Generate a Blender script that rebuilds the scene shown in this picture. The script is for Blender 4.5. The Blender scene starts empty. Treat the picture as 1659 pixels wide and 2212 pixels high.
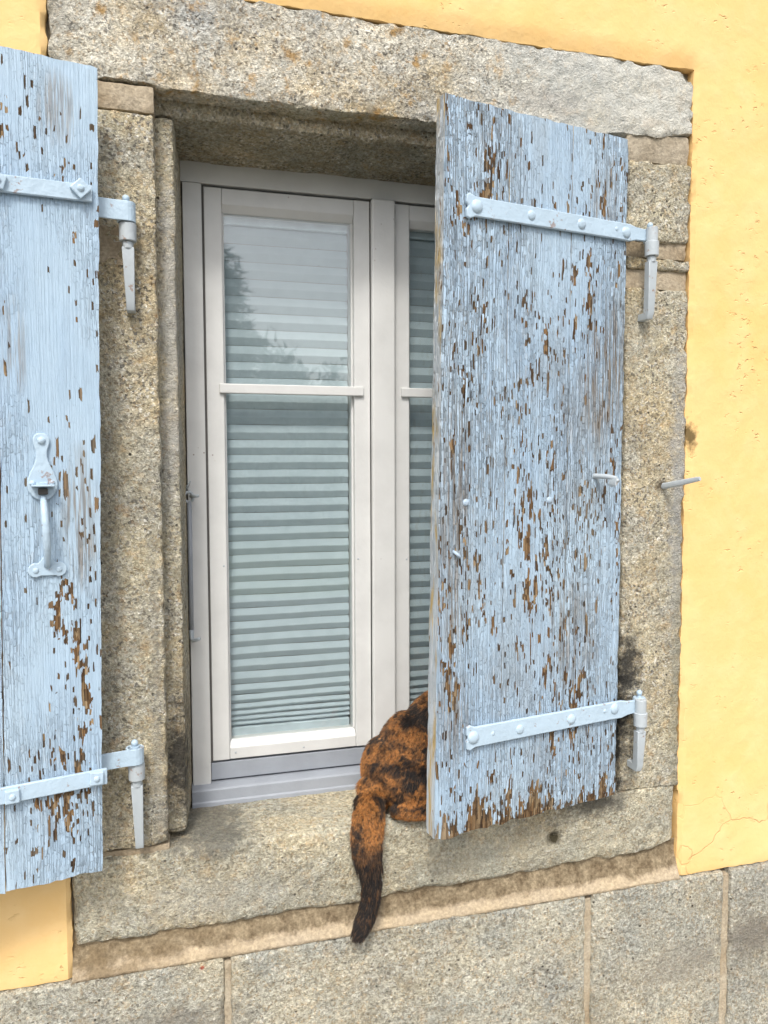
import bpy, bmesh, math, random
import numpy as np
from mathutils import Matrix, Vector

# ------------------------------------------------------------------ camera, sky, sun, exposure
scene = bpy.context.scene
C = scene.collection
ZC = 1.5                                     # camera height above the pavement
YAW, PITCH, ROLL = math.radians(15.564), math.radians(-3.611), math.radians(-0.152)
cam_data = bpy.data.cameras.new("camera")
cam = bpy.data.objects.new("camera", cam_data); C.objects.link(cam)
fwd = Vector((math.sin(YAW)*math.cos(PITCH), math.cos(YAW)*math.cos(PITCH), math.sin(PITCH)))
right = Vector((math.cos(YAW), -math.sin(YAW), 0)); up = right.cross(fwd)
r2 = right*math.cos(ROLL) + up*math.sin(ROLL); u2 = up*math.cos(ROLL) - right*math.sin(ROLL)
cam.matrix_world = Matrix(((r2.x, u2.x, -fwd.x, 0), (r2.y, u2.y, -fwd.y, -1.4), (r2.z, u2.z, -fwd.z, ZC), (0, 0, 0, 1)))
cam_data.sensor_width = 36; cam_data.lens = 36*1661/2212
cam_data.clip_start = 0.02; cam_data.clip_end = 2000
scene.camera = cam

SUN_EL, SUN_AZ = math.radians(52), math.radians(200)      # azimuth clockwise from +Y (into the wall): light comes from the street side
world = bpy.data.worlds.new("World"); scene.world = world; world.use_nodes = True
wn = world.node_tree; wn.nodes.clear()
sky = wn.nodes.new("ShaderNodeTexSky"); sky.sky_type = 'NISHITA'; sky.sun_disc = False
sky.sun_elevation = SUN_EL; sky.sun_rotation = SUN_AZ
sky.air_density = 1.0; sky.dust_density = 4.0; sky.ozone_density = 1.0
hsv = wn.nodes.new("ShaderNodeHueSaturation"); hsv.inputs['Saturation'].default_value = 0.40
bg = wn.nodes.new("ShaderNodeBackground"); bg.inputs['Strength'].default_value = 0.15
wo = wn.nodes.new("ShaderNodeOutputWorld")
wn.links.new(sky.outputs[0], hsv.inputs['Color']); wn.links.new(hsv.outputs[0], bg.inputs[0]); wn.links.new(bg.outputs[0], wo.inputs[0])
sl = bpy.data.lights.new("sun", 'SUN'); sl.energy = 1.45; sl.angle = math.radians(11); sl.color = (1.0, 0.95, 0.87)
so = bpy.data.objects.new("sun", sl); C.objects.link(so)
sd = Vector((math.sin(SUN_AZ)*math.cos(SUN_EL), math.cos(SUN_AZ)*math.cos(SUN_EL), math.sin(SUN_EL)))
so.rotation_euler = sd.to_track_quat('Z', 'Y').to_euler(); so.location = (0, -4, 6)
vs = scene.view_settings
vs.view_transform = 'Standard'; vs.look = 'None'; vs.gamma = 1; vs.use_curve_mapping = False
vs.exposure = 0.72

# ------------------------------------------------------------------ small helpers
rng = random.Random(7)
def vnoise(p, seed=0):
    """value noise of points p (n,3) -> 0..1"""
    i = np.floor(p).astype(np.int64); f = p - i; f = f*f*(3-2*f)
    def h(ix, iy, iz):
        n = (ix*374761393 + iy*668265263 + iz*2147483647 + seed*974634777) & 0x7fffffff
        n = ((n ^ (n >> 13))*1274126177) & 0x7fffffff
        n = ((n ^ (n >> 16))*1597334677) & 0x7fffffff
        return ((n ^ (n >> 15)) & 0xffffff)/float(0xffffff)
    o = 0
    for a in (0, 1):
        for b in (0, 1):
            for c in (0, 1):
                w = (f[:, 0] if a else 1-f[:, 0])*(f[:, 1] if b else 1-f[:, 1])*(f[:, 2] if c else 1-f[:, 2])
                o = o + w*h(i[:, 0]+a, i[:, 1]+b, i[:, 2]+c)
    return o
def fbm(p, seed=0, octs=3):
    o, a, t = 0, 1.0, 0
    for k in range(octs):
        o = o + a*(vnoise(p*(2.03**k), seed+k*17)-.5); t += a; a *= .5
    return o/t*2
def obj(name, data, mat=None, parent=None):
    o = bpy.data.objects.new(name, data); C.objects.link(o)
    if mat is not None and not data.materials: data.materials.append(mat)
    if parent is not None: o.parent = parent
    return o
def mesh_np(name, V, F, smooth=True):
    me = bpy.data.meshes.new(name); me.from_pydata([tuple(v) for v in np.asarray(V, float)], [], [tuple(int(i) for i in f) for f in F])
    me.update()
    if smooth:
        me.polygons.foreach_set('use_smooth', np.ones(len(me.polygons), bool))
    return me
def thing(name, label, cat, loc=(0, 0, 0), group=None):
    o = bpy.data.objects.new(name, None); C.objects.link(o); o.location = loc
    o.empty_display_size = .1
    tag(o, label, cat, group); return o
def tag(o, label=None, cat=None, group=None, kind=None):
    for k, v in (('label', label), ('category', cat), ('group', group), ('kind', kind)):
        if v: o[k] = v
    return o
class MB:
    def __init__(s): s.v, s.f = [], []
    def add(s, V, F):
        n = len(s.v); s.v += [tuple(map(float, v)) for v in V]; s.f += [tuple(int(i)+n for i in f) for f in F]; return s
    def box(s, x0, x1, y0, y1, z0, z1):
        return s.add([(x0,y0,z0),(x1,y0,z0),(x1,y1,z0),(x0,y1,z0),(x0,y0,z1),(x1,y0,z1),(x1,y1,z1),(x0,y1,z1)],
                     [(0,3,2,1),(4,5,6,7),(0,1,5,4),(1,2,6,5),(2,3,7,6),(3,0,4,7)])
    def prism(s, pts, y0, y1):
        """outline pts (x,z) counter-clockwise seen from -y, extruded in y"""
        n = len(pts)
        V = [(p[0], y0, p[1]) for p in pts]+[(p[0], y1, p[1]) for p in pts]
        F = [tuple(range(n)), tuple(range(2*n-1, n-1, -1))]+[(i, i+n, (i+1) % n+n, (i+1) % n) for i in range(n)]
        return s.add(V, F)
    def tube(s, path, radii, n=10, flat=1.0, axis=None):
        P = [Vector(p) for p in path]; m = len(P)
        if not hasattr(radii, '__len__'): radii = [radii]*m
        V, F = [], []
        ref = None
        for i in range(m):
            t = (P[min(i+1, m-1)]-P[max(i-1, 0)]).normalized()
            if ref is None:
                ref = Vector(axis) if axis else (Vector((0, 0, 1)) if abs(t.z) < .9 else Vector((1, 0, 0)))
            a = (ref - t*ref.dot(t)).normalized(); ref = a; b = t.cross(a)
            for k in range(n):
                q = 2*math.pi*k/n
                V.append(P[i]+a*math.cos(q)*radii[i]+b*math.sin(q)*radii[i]*flat)
        for i in range(m-1):
            for k in range(n):
                F.append((i*n+k, i*n+(k+1) % n, (i+1)*n+(k+1) % n, (i+1)*n+k))
        F.append(tuple(range(n-1, -1, -1))); F.append(tuple(range((m-1)*n, m*n)))
        return s.add(V, F)
    def dome(s, c, r, axis, h=None, n=10, k=4):
        """rounded head on a surface, axis pointing out"""
        a = Vector(axis).normalized(); h = h or r
        u = a.orthogonal().normalized(); w = a.cross(u); c = Vector(c)
        V, F = [], []
        for i in range(k):
            q = math.pi/2*i/k
            for j in range(n):
                t = 2*math.pi*j/n
                V.append(c+(u*math.cos(t)+w*math.sin(t))*r*math.cos(q)+a*h*math.sin(q))
        V.append(c+a*h)
        for i in range(k-1):
            for j in range(n): F.append((i*n+j, i*n+(j+1) % n, (i+1)*n+(j+1) % n, (i+1)*n+j))
        for j in range(n): F.append(((k-1)*n+j, (k-1)*n+(j+1) % n, k*n))
        return s.add(V, F)
    def build(s, name, mat, parent=None, smooth=False, bevel=0, seg=2, sharp=None):
        me = mesh_np(name, s.v, s.f, smooth or sharp is not None)
        if sharp is not None: me.set_sharp_from_angle(angle=math.radians(sharp))
        o = obj(name, me, mat, parent)
        if bevel:
            b = o.modifiers.new('bevel', 'BEVEL'); b.width = bevel; b.segments = seg; b.limit_method = 'ANGLE'; b.angle_limit = math.radians(35)
        return o

def rough_block(x0, x1, y0, y1, z0, z1, step=.008, r=.006, amp=.0015, scale=.02, seed=0, chip=.006, warp=None, back=False, big=.0):
    """a worn stone: closed box lattice with rounded, chipped edges and an uneven face"""
    L = (x1-x0, y1-y0, z1-z0); n = [max(2, int(round(l/step))) for l in L]
    ax = [np.linspace(0, n[k], n[k]+1).astype(int) for k in range(3)]
    ids, V, F = {}, [], []
    pts = []; quads = []
    base = 0
    for d in range(3):
        a, b = [k for k in range(3) if k != d]
        for side in (0, 1):
            if d == 1 and side == 1 and not back: continue
            A, B = np.meshgrid(ax[a], ax[b], indexing='ij')
            G = np.zeros(A.shape+(3,), int); G[..., a] = A; G[..., b] = B; G[..., d] = n[d]*side
            pts.append(G.reshape(-1, 3))
            I = np.arange(A.size).reshape(A.shape)+base; base += A.size
            q = np.stack([I[:-1, :-1], I[1:, :-1], I[1:, 1:], I[:-1, 1:]], -1).reshape(-1, 4)
            flip = (side == 0) != (d == 1)
            quads.append(q[:, ::-1] if flip else q)
    pts = np.concatenate(pts); quads = np.concatenate(quads)
    key = pts[:, 0]*4000000+pts[:, 1]*2000+pts[:, 2]
    _, first, inv = np.unique(key, return_index=True, return_inverse=True)
    P = pts[first].astype(float); quads = inv.reshape(-1)[quads]
    lo = np.array([x0, y0, z0]); hi = np.array([x1, y1, z1])
    P = lo+P/np.array(n)*(hi-lo)
    if warp is not None: Pw = warp(P.copy())
    rr = min(r, *(l*.45 for l in L))
    inner = np.clip(P, lo+rr, hi-rr); d = P-inner; ln = np.linalg.norm(d, axis=1, keepdims=True); N = d/np.maximum(ln, 1e-9)
    Q = inner+N*rr
    dist = np.minimum(P-lo, hi-P); ds = np.sort(dist, axis=1)[:, 1]       # distance to the nearest edge
    e = np.exp(-(ds/.018)**2)
    disp = amp*fbm(P/scale, seed, 3)+big*fbm(P/.12, seed+5, 2)
    disp -= chip*e*np.maximum(0, fbm(P/.022, seed+31, 3)+.12)
    Q = Q+N*disp[:, None]
    if warp is not None: Q = Q+(Pw-P)
    return Q, quads
def stone(name, mat, parent, *a, **k):
    Q, F = rough_block(*a, **k)
    Q = Q.copy(); Q[:, 2] += ZC
    me = mesh_np(name, Q, F); me.set_sharp_from_angle(angle=math.radians(42))
    return obj(name, me, mat, parent)

# ------------------------------------------------------------------ materials
class NT:
    def __init__(s, name):
        s.m = bpy.data.materials.new(name); s.m.use_nodes = True; s.t = s.m.node_tree; s.t.nodes.clear()
        s.out = s.n('ShaderNodeOutputMaterial')
        s.geo = s.n('ShaderNodeNewGeometry'); s.tc = s.n('ShaderNodeTexCoord')
    def n(s, ty, **p):
        x = s.t.nodes.new(ty)
        for k, v in p.items(): setattr(x, k, v)
        return x
    def put(s, sock, v):
        if isinstance(v, bpy.types.NodeSocket): s.t.links.new(v, sock)
        elif v is not None:
            if isinstance(v, (tuple, list)) and len(v) == 3 and sock.type == 'RGBA': v = (*v, 1)
            sock.default_value = v
    def math(s, op, a, b=None, c=None, clamp=False):
        x = s.n('ShaderNodeMath', operation=op, use_clamp=clamp)
        for i, v in enumerate((a, b, c)):
            if v is not None: s.put(x.inputs[i], v)
        return x.outputs[0]
    def vmath(s, op, a, b=None):
        x = s.n('ShaderNodeVectorMath', operation=op); s.put(x.inputs[0], a)
        if b is not None: s.put(x.inputs[1], b)
        return x.outputs[0]
    def noise(s, vec, scale=1, detail=3, rough=.55, dist=0):
        x = s.n('ShaderNodeTexNoise'); s.put(x.inputs['Vector'], vec); x.inputs['Scale'].default_value = scale
        x.inputs['Detail'].default_value = detail; x.inputs['Roughness'].default_value = rough; x.inputs['Distortion'].default_value = dist
        return x.outputs['Fac']
    def noisec(s, vec, scale=1, detail=2):
        x = s.n('ShaderNodeTexNoise'); s.put(x.inputs['Vector'], vec); x.inputs['Scale'].default_value = scale; x.inputs['Detail'].default_value = detail
        return x.outputs['Color']
    def vor(s, vec, scale=1, feature='F1', rand=1.0):
        x = s.n('ShaderNodeTexVoronoi', feature=feature); s.put(x.inputs['Vector'], vec); x.inputs['Scale'].default_value = scale
        x.inputs['Randomness'].default_value = rand
        return x
    def ramp(s, v, lo, hi, a=0., b=1.):
        x = s.n('ShaderNodeMapRange'); x.clamp = True; s.put(x.inputs[0], v)
        for i, q in ((1, lo), (2, hi), (3, a), (4, b)): s.put(x.inputs[i], q)
        return x.outputs[0]
    def mix(s, f, a, b, mode='MIX'):
        x = s.n('ShaderNodeMix', data_type='RGBA', blend_type=mode); x.clamp_factor = True
        s.put(x.inputs[0], f); s.put(x.inputs[6], a); s.put(x.inputs[7], b); return x.outputs[2]
    def xyz(s, v):
        x = s.n('ShaderNodeSeparateXYZ'); s.put(x.inputs[0], v); return x.outputs
    def bump(s, h, dist, strength=1.0, normal=None):
        x = s.n('ShaderNodeBump'); s.put(x.inputs['Height'], h); x.inputs['Distance'].default_value = dist; x.inputs['Strength'].default_value = strength
        if normal is not None: s.put(x.inputs['Normal'], normal)
        return x.outputs[0]
    def bsdf(s, col, rough=.8, spec=.3, normal=None, metal=0., coat=0.):
        b = s.n('ShaderNodeBsdfPrincipled'); s.put(b.inputs['Base Color'], col); s.put(b.inputs['Roughness'], rough)
        b.inputs['Specular IOR Level'].default_value = spec; b.inputs['Metallic'].default_value = metal
        if coat: b.inputs['Coat Weight'].default_value = coat
        if normal is not None: s.put(b.inputs['Normal'], normal)
        s.t.links.new(b.outputs[0], s.out.inputs[0]); return b
    def ell(s, pos, c, r, wob=None):
        """1 inside an uneven patch round point c (x, z above camera), radii r; 0 outside"""
        x, y, z = s.xyz(pos)
        dx = s.math('DIVIDE', s.math('SUBTRACT', x, c[0]), r[0]); dz = s.math('DIVIDE', s.math('SUBTRACT', z, c[1]+ZC), r[1])
        d = s.math('SQRT', s.math('ADD', s.math('MULTIPLY', dx, dx), s.math('MULTIPLY', dz, dz)))
        if wob is not None: d = s.math('ADD', d, s.math('MULTIPLY', s.math('SUBTRACT', wob, .5), 2.8))
        return s.ramp(d, 1.15, .35)

def mat_stone(name, A=(.37,.345,.275), B=(.285,.28,.25), Cc=(.42,.335,.205), rust=.5, grime_shade=(), smooth_patch=None, moss=0., shade=1.0, pit=1.0, fine=1.0, speck=1.0):
    n = NT(name); pos = n.geo.outputs['Position']
    oi = n.n('ShaderNodeObjectInfo')
    p = n.vmath('ADD', pos, n.vmath('MULTIPLY', oi.outputs['Location'], (0., 0., 0.)))
    big = n.noise(p, 9, 4); mid = n.noise(p, 34, 3); g1 = n.noise(p, 210, 3, .7, .6); g2 = n.noise(p, 480, 2, .6)
    big2 = n.noise(n.vmath('ADD', p, (3.1, 1.7, 5.2)), 5.5, 4, .6)
    col = n.mix(n.ramp(big, .4, .62), A, B); col = n.mix(n.math('MULTIPLY', n.ramp(big2, .48, .68), .8), col, Cc)
    vary = n.ramp(n.noise(n.vmath('ADD', p, (5.1, 6.6, 1.9)), 13, 3, .6), .36, .62, .35, 1.)
    v = n.vor(n.vmath('ADD', p, n.vmath('MULTIPLY', n.noisec(p, 190), (.006, .006, .006))), 235)
    cr = n.n('ShaderNodeSeparateColor'); n.put(cr.inputs[0], v.outputs['Color'])
    col = n.mix(n.math('MULTIPLY', n.ramp(cr.outputs[0], .74, .92), n.math('MULTIPLY', vary, .9*speck)), col, (.74, .73, .69))       # pale feldspar grains
    col = n.mix(n.math('MULTIPLY', n.ramp(cr.outputs[1], .74, .92), n.math('MULTIPLY', vary, .85*speck)), col, (.15, .145, .135))     # dark mica grains
    col = n.mix(n.math('MULTIPLY', n.ramp(cr.outputs[2], .78, .95), .42), col, (.50, .36, .20))       # tan grains
    tone = n.ramp(n.noise(n.vmath('ADD', p, (2.2, 9.3, 6.1)), 4.2, 3, .6), .36, .64)
    col = n.mix(tone, n.mix(1, col, (.78, .79, .80), 'MULTIPLY'), n.mix(1, col, (1.10, 1.08, 1.03), 'MULTIPLY'))
    col = n.mix(n.ramp(g1, .36, .66), n.mix(1, col, (.66, .65, .63), 'MULTIPLY'), n.mix(1, col, (1.22, 1.21, 1.19), 'MULTIPLY'))
    m2 = n.noise(n.vmath('ADD', p, (1.3, 8.1, 4.4)), 95, 4, .7)
    col = n.mix(n.ramp(m2, .34, .66), n.mix(1, col, (.70, .68, .64), 'MULTIPLY'), n.mix(1, col, (1.28, 1.28, 1.28), 'MULTIPLY'))
    if rust:
        rs = n.noise(n.vmath('ADD', p, (7.7, 2.3, 9.1)), 30, 3, .6)
        col = n.mix(n.math('MULTIPLY', n.ramp(n.math('ADD', rs, n.math('MULTIPLY', n.math('SUBTRACT', m2, .5), .35)), .56, .70), rust), col, n.mix(m2, (.36, .19, .055), (.55, .36, .14)))
    pv = n.vor(p, 42); pits = n.math('MULTIPLY', n.ramp(pv.outputs['Distance'], .13, .07), n.ramp(n.noise(p, 20, 1), .5, .56))
    col = n.mix(n.math('MULTIPLY', pits, .85*pit), col, (.035, .03, .025))
    wob = n.noise(p, 38, 5, .75)
    sm = None
    if smooth_patch:
        x, y, z = n.xyz(pos)
        sm = n.ramp(n.math('ADD', x, n.math('MULTIPLY', n.math('SUBTRACT', n.noise(p, 10, 4, .6), .5), .7)), smooth_patch[0], smooth_patch[1])
        col = n.mix(n.math('MULTIPLY', sm, .72), col, n.mix(n.ramp(mid, .35, .65), (.46, .475, .45), (.55, .555, .52)))
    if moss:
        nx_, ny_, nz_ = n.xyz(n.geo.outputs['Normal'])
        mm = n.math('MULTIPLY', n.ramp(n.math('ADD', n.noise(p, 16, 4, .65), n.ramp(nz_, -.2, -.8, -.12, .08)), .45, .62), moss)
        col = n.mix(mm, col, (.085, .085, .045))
    for c, r, k, gc in grime_shade:
        col = n.mix(n.math('MULTIPLY', n.ell(pos, c, r, wob), k), col, gc)
    if shade != 1: col = n.mix(1, col, (shade, shade, shade), 'MULTIPLY')
    h = n.math('ADD', n.math('MULTIPLY', g1, 1.5), n.math('MULTIPLY', g2, .5)); h = n.math('ADD', h, n.math('MULTIPLY', cr.outputs[0], .22))
    h = n.math('ADD', h, n.math('MULTIPLY', mid, 2.6)); h = n.math('ADD', h, n.math('MULTIPLY', m2, 1.8)); h = n.math('SUBTRACT', h, n.math('MULTIPLY', pits, 1.0))
    if sm is not None: h = n.math('MULTIPLY', h, n.ramp(sm, 0, 1, 1, .55))
    n.bsdf(col, .88, .25, n.bump(h, .0042*fine, 1.0)); return n.m

def mat_mortar(name, A, B, k=1.0, band=False):
    n = NT(name); p = n.geo.outputs['Position']
    big = n.noise(p, 11, 5, .65); g = n.noise(p, 160, 3, .65)
    col = n.mix(n.ramp(big, .36, .62), A, B)
    if band:   # dirty upper lip over clean ochre mortar
        x, y, z = n.xyz(p)
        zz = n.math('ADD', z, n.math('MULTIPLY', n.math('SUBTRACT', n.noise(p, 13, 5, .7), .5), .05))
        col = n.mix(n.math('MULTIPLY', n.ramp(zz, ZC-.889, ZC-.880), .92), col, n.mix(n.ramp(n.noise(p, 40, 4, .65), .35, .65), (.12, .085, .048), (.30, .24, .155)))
        st = n.math('MULTIPLY', n.ramp(x, .22, -.12), n.ramp(n.noise(p, 24, 4, .7), .40, .56))
        col = n.mix(n.math('MULTIPLY', st, .8), col, (.21, .155, .09))
    col = n.mix(n.ramp(g, .35, .7), n.mix(1, col, (.72, .72, .72), 'MULTIPLY'), n.mix(1, col, (1.12, 1.12, 1.12), 'MULTIPLY'))
    n.bsdf(col, .92, .2, n.bump(n.math('ADD', g, n.math('MULTIPLY', n.noise(p, 45, 3), 1.5)), .0022*k)); return n.m

def mat_plaster():
    n = NT('ochre_plaster'); p = n.geo.outputs['Position']
    big = n.noise(p, 2.6, 4, .6); mid = n.noise(p, 14, 4, .6)
    col = n.mix(n.ramp(big, .36, .64), (.78, .50, .195), (.79, .54, .245))
    col = n.mix(n.math('MULTIPLY', n.ramp(mid, .46, .72), .45), col, (.82, .60, .31))
    g = n.noise(p, 120, 3, .6); ps = n.vmath('MULTIPLY', p, (1., 1., 1.7))
    pn = n.noise(n.vmath('ADD', ps, n.vmath('MULTIPLY', n.noisec(p, 30), (.02, .02, .02))), 55, 2, .6)
    clump = n.ramp(n.noise(p, 7, 2), .48, .64)
    pit = n.math('MULTIPLY', n.ramp(pn, .64, .72), clump)
    col = n.mix(n.math('MULTIPLY', pit, .30), col, (.55, .36, .13))
    x, y, z = n.xyz(p)
    wv = n.vmath('ADD', p, n.vmath('MULTIPLY', n.noisec(p, 9, 4), (.09, .09, .09)))
    ed = n.vor(wv, 7.5, 'DISTANCE_TO_EDGE').outputs['Distance']
    where = n.math('MULTIPLY', n.ramp(z, ZC-.70, ZC-.80), n.ramp(x, 1.02, 1.09))
    crack = n.math('MULTIPLY', n.ramp(ed, .011, .004), where)
    col = n.mix(n.math('MULTIPLY', crack, .18), col, (.42, .26, .09))
    so = n.math('MULTIPLY', n.ell(p, (1.060, .058), (.016, .034), n.noise(p, 60, 4, .65)), .9)
    col = n.mix(so, col, (.10, .07, .03))
    h = n.math('ADD', n.math('MULTIPLY', g, .25), n.math('MULTIPLY', n.noise(p, 28, 3), .9))
    h = n.math('SUBTRACT', h, n.math('MULTIPLY', pit, .9)); h = n.math('SUBTRACT', h, n.math('MULTIPLY', crack, .6))
    n.bsdf(col, .9, .2, n.bump(h, .0024)); return n.m

def mat_peeling(name, seed, k=1.0, bottom=0., k2=1.0, grey=0.5, patches=(), smooth=0., opened=1., worn=()):
    """old blue paint over softwood: it has split along the grain into narrow flakes, some lifted, some lost"""
    n = NT(name); o0 = n.tc.outputs['Object']; x0, y0, z0 = n.xyz(o0)
    o = n.vmath('ADD', o0, (seed*1.37, seed*.71, seed*2.13))
    S = lambda a, b, off=(0., 0., 0.): n.vmath('ADD', n.vmath('MULTIPLY', o, (a, a, b)), off)
    x, y, z = n.xyz(o); x = n.math('ADD', x, y)
    wob = n.math('MULTIPLY', n.math('SUBTRACT', n.noise(S(8, 2.3), 1, 3), .5), .030)
    xw = n.math('ADD', x, wob)
    xw2 = n.math('ADD', xw, n.math('MULTIPLY', n.math('SUBTRACT', n.noise(n.vmath('MULTIPLY', o, (75, 0, 3.0)), 1, 1), .5), .012))
    xw2 = n.math('ADD', xw2, n.math('MULTIPLY', n.math('SUBTRACT', n.noise(S(200, 90), 1, 2, .6), .5), .0022))
    zone = n.noise(S(7.5, 2.6), 1, 3, .6); zone2 = n.noise(S(15, 5.5, (9, 4, 2)), 1, 2, .6); zone3 = n.noise(S(5, 1.8, (3, 9, 5)), 1, 2, .6)
    def cells(w, ln, sd):
        cx = n.math('DIVIDE', xw2, w); col = n.math('FLOOR', cx); fx = n.math('FRACT', cx)
        wn = n.n('ShaderNodeTexWhiteNoise', noise_dimensions='1D'); n.put(wn.inputs['W'], n.math('ADD', col, sd)); r0 = wn.outputs['Value']
        zc = n.math('ADD', n.math('MULTIPLY', n.math('DIVIDE', z, ln), n.math('ADD', n.math('MULTIPLY', r0, .9), .55)), n.math('MULTIPLY', r0, 37.0))
        zc = n.math('ADD', zc, n.math('MULTIPLY', n.noise(S(420, 60), 1, 2, .6), 1.1))
        row = n.math('FLOOR', zc); fz = n.math('FRACT', zc)
        cv = n.n('ShaderNodeCombineXYZ'); n.put(cv.inputs[0], col); n.put(cv.inputs[1], row); n.put(cv.inputs[2], sd)
        w3 = n.n('ShaderNodeTexWhiteNoise', noise_dimensions='3D'); n.put(w3.inputs['Vector'], cv.outputs[0])
        sc = n.n('ShaderNodeSeparateColor'); n.put(sc.inputs[0], w3.outputs['Color'])
        ex = n.math('MINIMUM', fx, n.math('SUBTRACT', 1.0, fx)); ez = n.math('MINIMUM', fz, n.math('SUBTRACT', 1.0, fz))
        return sc.outputs, fx, fz, ex, ez
    A, fx, fz, ex, ez = cells(.0031, .0125, seed*3.1); B, gx, gz, hx, hz = cells(.0056, .024, seed*7.7+11)
    d1 = n.ramp(zone, .46, .74, .004*k, .17*k); d2 = n.ramp(zone2, .52, .76, 0.0, .15*k2)
    extra = None
    for (pu, pz, ru, rz, s_) in patches:
        dx = n.math('DIVIDE', n.math('SUBTRACT', x0, pu), ru); dz = n.math('DIVIDE', n.math('SUBTRACT', z0, pz), rz)
        e = n.math('MULTIPLY', n.ramp(n.math('ADD', n.math('MULTIPLY', dx, dx), n.math('MULTIPLY', dz, dz)), 1.3, .2), n.math('MULTIPLY', n.ramp(zone2, .40, .62), s_*1.5))
        extra = e if extra is None else n.math('ADD', extra, e)
    if extra is not None: d1 = n.math('ADD', d1, extra); d2 = n.math('ADD', d2, n.math('MULTIPLY', extra, .5))
    if bottom:
        bz = n.ramp(n.math('ADD', z0, n.math('MULTIPLY', n.math('SUBTRACT', n.noise(S(45, 4), 1, 3), .5), .17)), .048, -.020, 0, bottom)
        d1 = n.math('ADD', d1, bz); d2 = n.math('ADD', d2, n.math('MULTIPLY', bz, .6))
    cq = n.n('ShaderNodeCombineXYZ'); n.put(cq.inputs[0], n.math('MULTIPLY', n.math('FLOOR', n.math('DIVIDE', xw2, .0031)), .0031)); n.put(cq.inputs[1], seed*.37)
    n.put(cq.inputs[2], n.math('SUBTRACT', z, n.math('MULTIPLY', n.math('SUBTRACT', fz, .5), .0125)))
    blob = n.noise(n.vmath('MULTIPLY', cq.outputs[0], (95, 1, 21)), 1, 2, .6); blob2 = n.noise(n.vmath('MULTIPLY', cq.outputs[0], (42, 1, 8.5)), 1, 2, .6)
    need = n.math('SUBTRACT', n.ramp(zone, .40, .72, .74, .62), n.math('MULTIPLY', d1, .55))
    lost = n.math('GREATER_THAN', n.math('ADD', n.math('ADD', n.math('MULTIPLY', blob, .6), n.math('MULTIPLY', blob2, .4)), n.math('MULTIPLY', n.math('SUBTRACT', A[0], .5), .10)), n.math('SUBTRACT', need, .045*(k-.5)))
    small = n.math('LESS_THAN', A[0], n.math('ADD', n.math('MULTIPLY', n.math('ADD', d1, n.math('MULTIPLY', n.ramp(zone2, .36, .58), .05*k)), .62), n.math('MULTIPLY', n.math('MAXIMUM', n.math('SUBTRACT', d1, .3), 0), 1.2)))
    chip = n.math('MAXIMUM', n.math('MAXIMUM', lost, small), n.math('LESS_THAN', B[0], n.math('MULTIPLY', d2, .45)))
    keep = n.math('SUBTRACT', 1.0, chip)
    split = n.ramp(zone3, .36+.07*smooth, .58+.10*smooth, .25-.17*smooth, 1.0-.15*smooth)                                      # how far the film has split along the grain here
    ga = n.math('MULTIPLY', n.ramp(ex, .20, .04), n.math('MULTIPLY', n.ramp(A[1], .15, .8), split))
    gb = n.math('MULTIPLY', n.ramp(hx, .10, .02), split); gz_ = n.math('MULTIPLY', n.ramp(ez, .09, .02), n.math('MULTIPLY', n.ramp(A[2], .55, .7), split))
    groove = n.math('MAXIMUM', n.math('MAXIMUM', ga, n.math('MULTIPLY', gb, .8)), gz_)
    grain = n.noise(n.vmath('MULTIPLY', o, (330, 330, 5)), 1, 3, .6)
    open_ = n.math('MULTIPLY', n.ramp(groove, .40, .75), n.ramp(zone2, .30, .54))       # splits wide enough to show wood
    open_ = n.math('MULTIPLY', open_, opened)
    for (pu, pz, ru, rz, s_) in worn:                                               # broad patches worn down to grey wood between the ridges
        dx = n.math('DIVIDE', n.math('SUBTRACT', x0, pu), ru); dz = n.math('DIVIDE', n.math('SUBTRACT', z0, pz), rz)
        e = n.ramp(n.math('ADD', n.math('ADD', n.math('MULTIPLY', dx, dx), n.math('MULTIPLY', dz, dz)), n.math('MULTIPLY', n.math('SUBTRACT', zone2, .5), 2.2)), 1.2, .2)
        w_ = n.math('MULTIPLY', n.math('MULTIPLY', e, s_), n.ramp(n.noise(n.vmath('MULTIPLY', o, (260, 260, 9)), 1, 3, .6), .44, .56))
        open_ = n.math('MAXIMUM', open_, w_)
    paint = n.mix(n.ramp(n.noise(S(9, 3), 1, 3), .35, .65), (.345, .47, .605), (.41, .535, .65))
    paint = n.mix(n.math('MULTIPLY', n.ramp(A[1], .78, 1.0), n.math('MULTIPLY', split, .7)), paint, (.56, .65, .72))
    paint = n.mix(n.math('MULTIPLY', n.ramp(A[2], .8, 1.0), n.math('MULTIPLY', split, .55)), paint, (.24, .32, .41))
    dirt = n.math('MULTIPLY', n.ramp(n.noise(S(6, 2.4, (2, 8, 5)), 1, 4, .65), .50, .70), grey)
    paint = n.mix(dirt, paint, (.27, .285, .29))
    wood = n.mix(n.ramp(B[1], .25, .8), (.20, .115, .050), (.34, .245, .140))
    wood = n.mix(n.math('MULTIPLY', n.ramp(A[2], .45, .75), .8), wood, (.065, .034, .015))
    wood = n.mix(n.math('MULTIPLY', n.math('MULTIPLY', small, n.math('SUBTRACT', 1.0, lost)), n.ramp(B[1], .2, .6, .35, .9)), wood, (.075, .055, .038))
    wood = n.mix(n.math('MULTIPLY', n.ramp(zone, .50, .40), .35), wood, (.27, .235, .18))
    wood = n.mix(n.ramp(grain, .48, .62), wood, n.mix(1, wood, (.36, .34, .32), 'MULTIPLY'))
    col = n.mix(n.math('MULTIPLY', groove, .22+.26*opened), paint, (.15, .16, .18))
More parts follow.
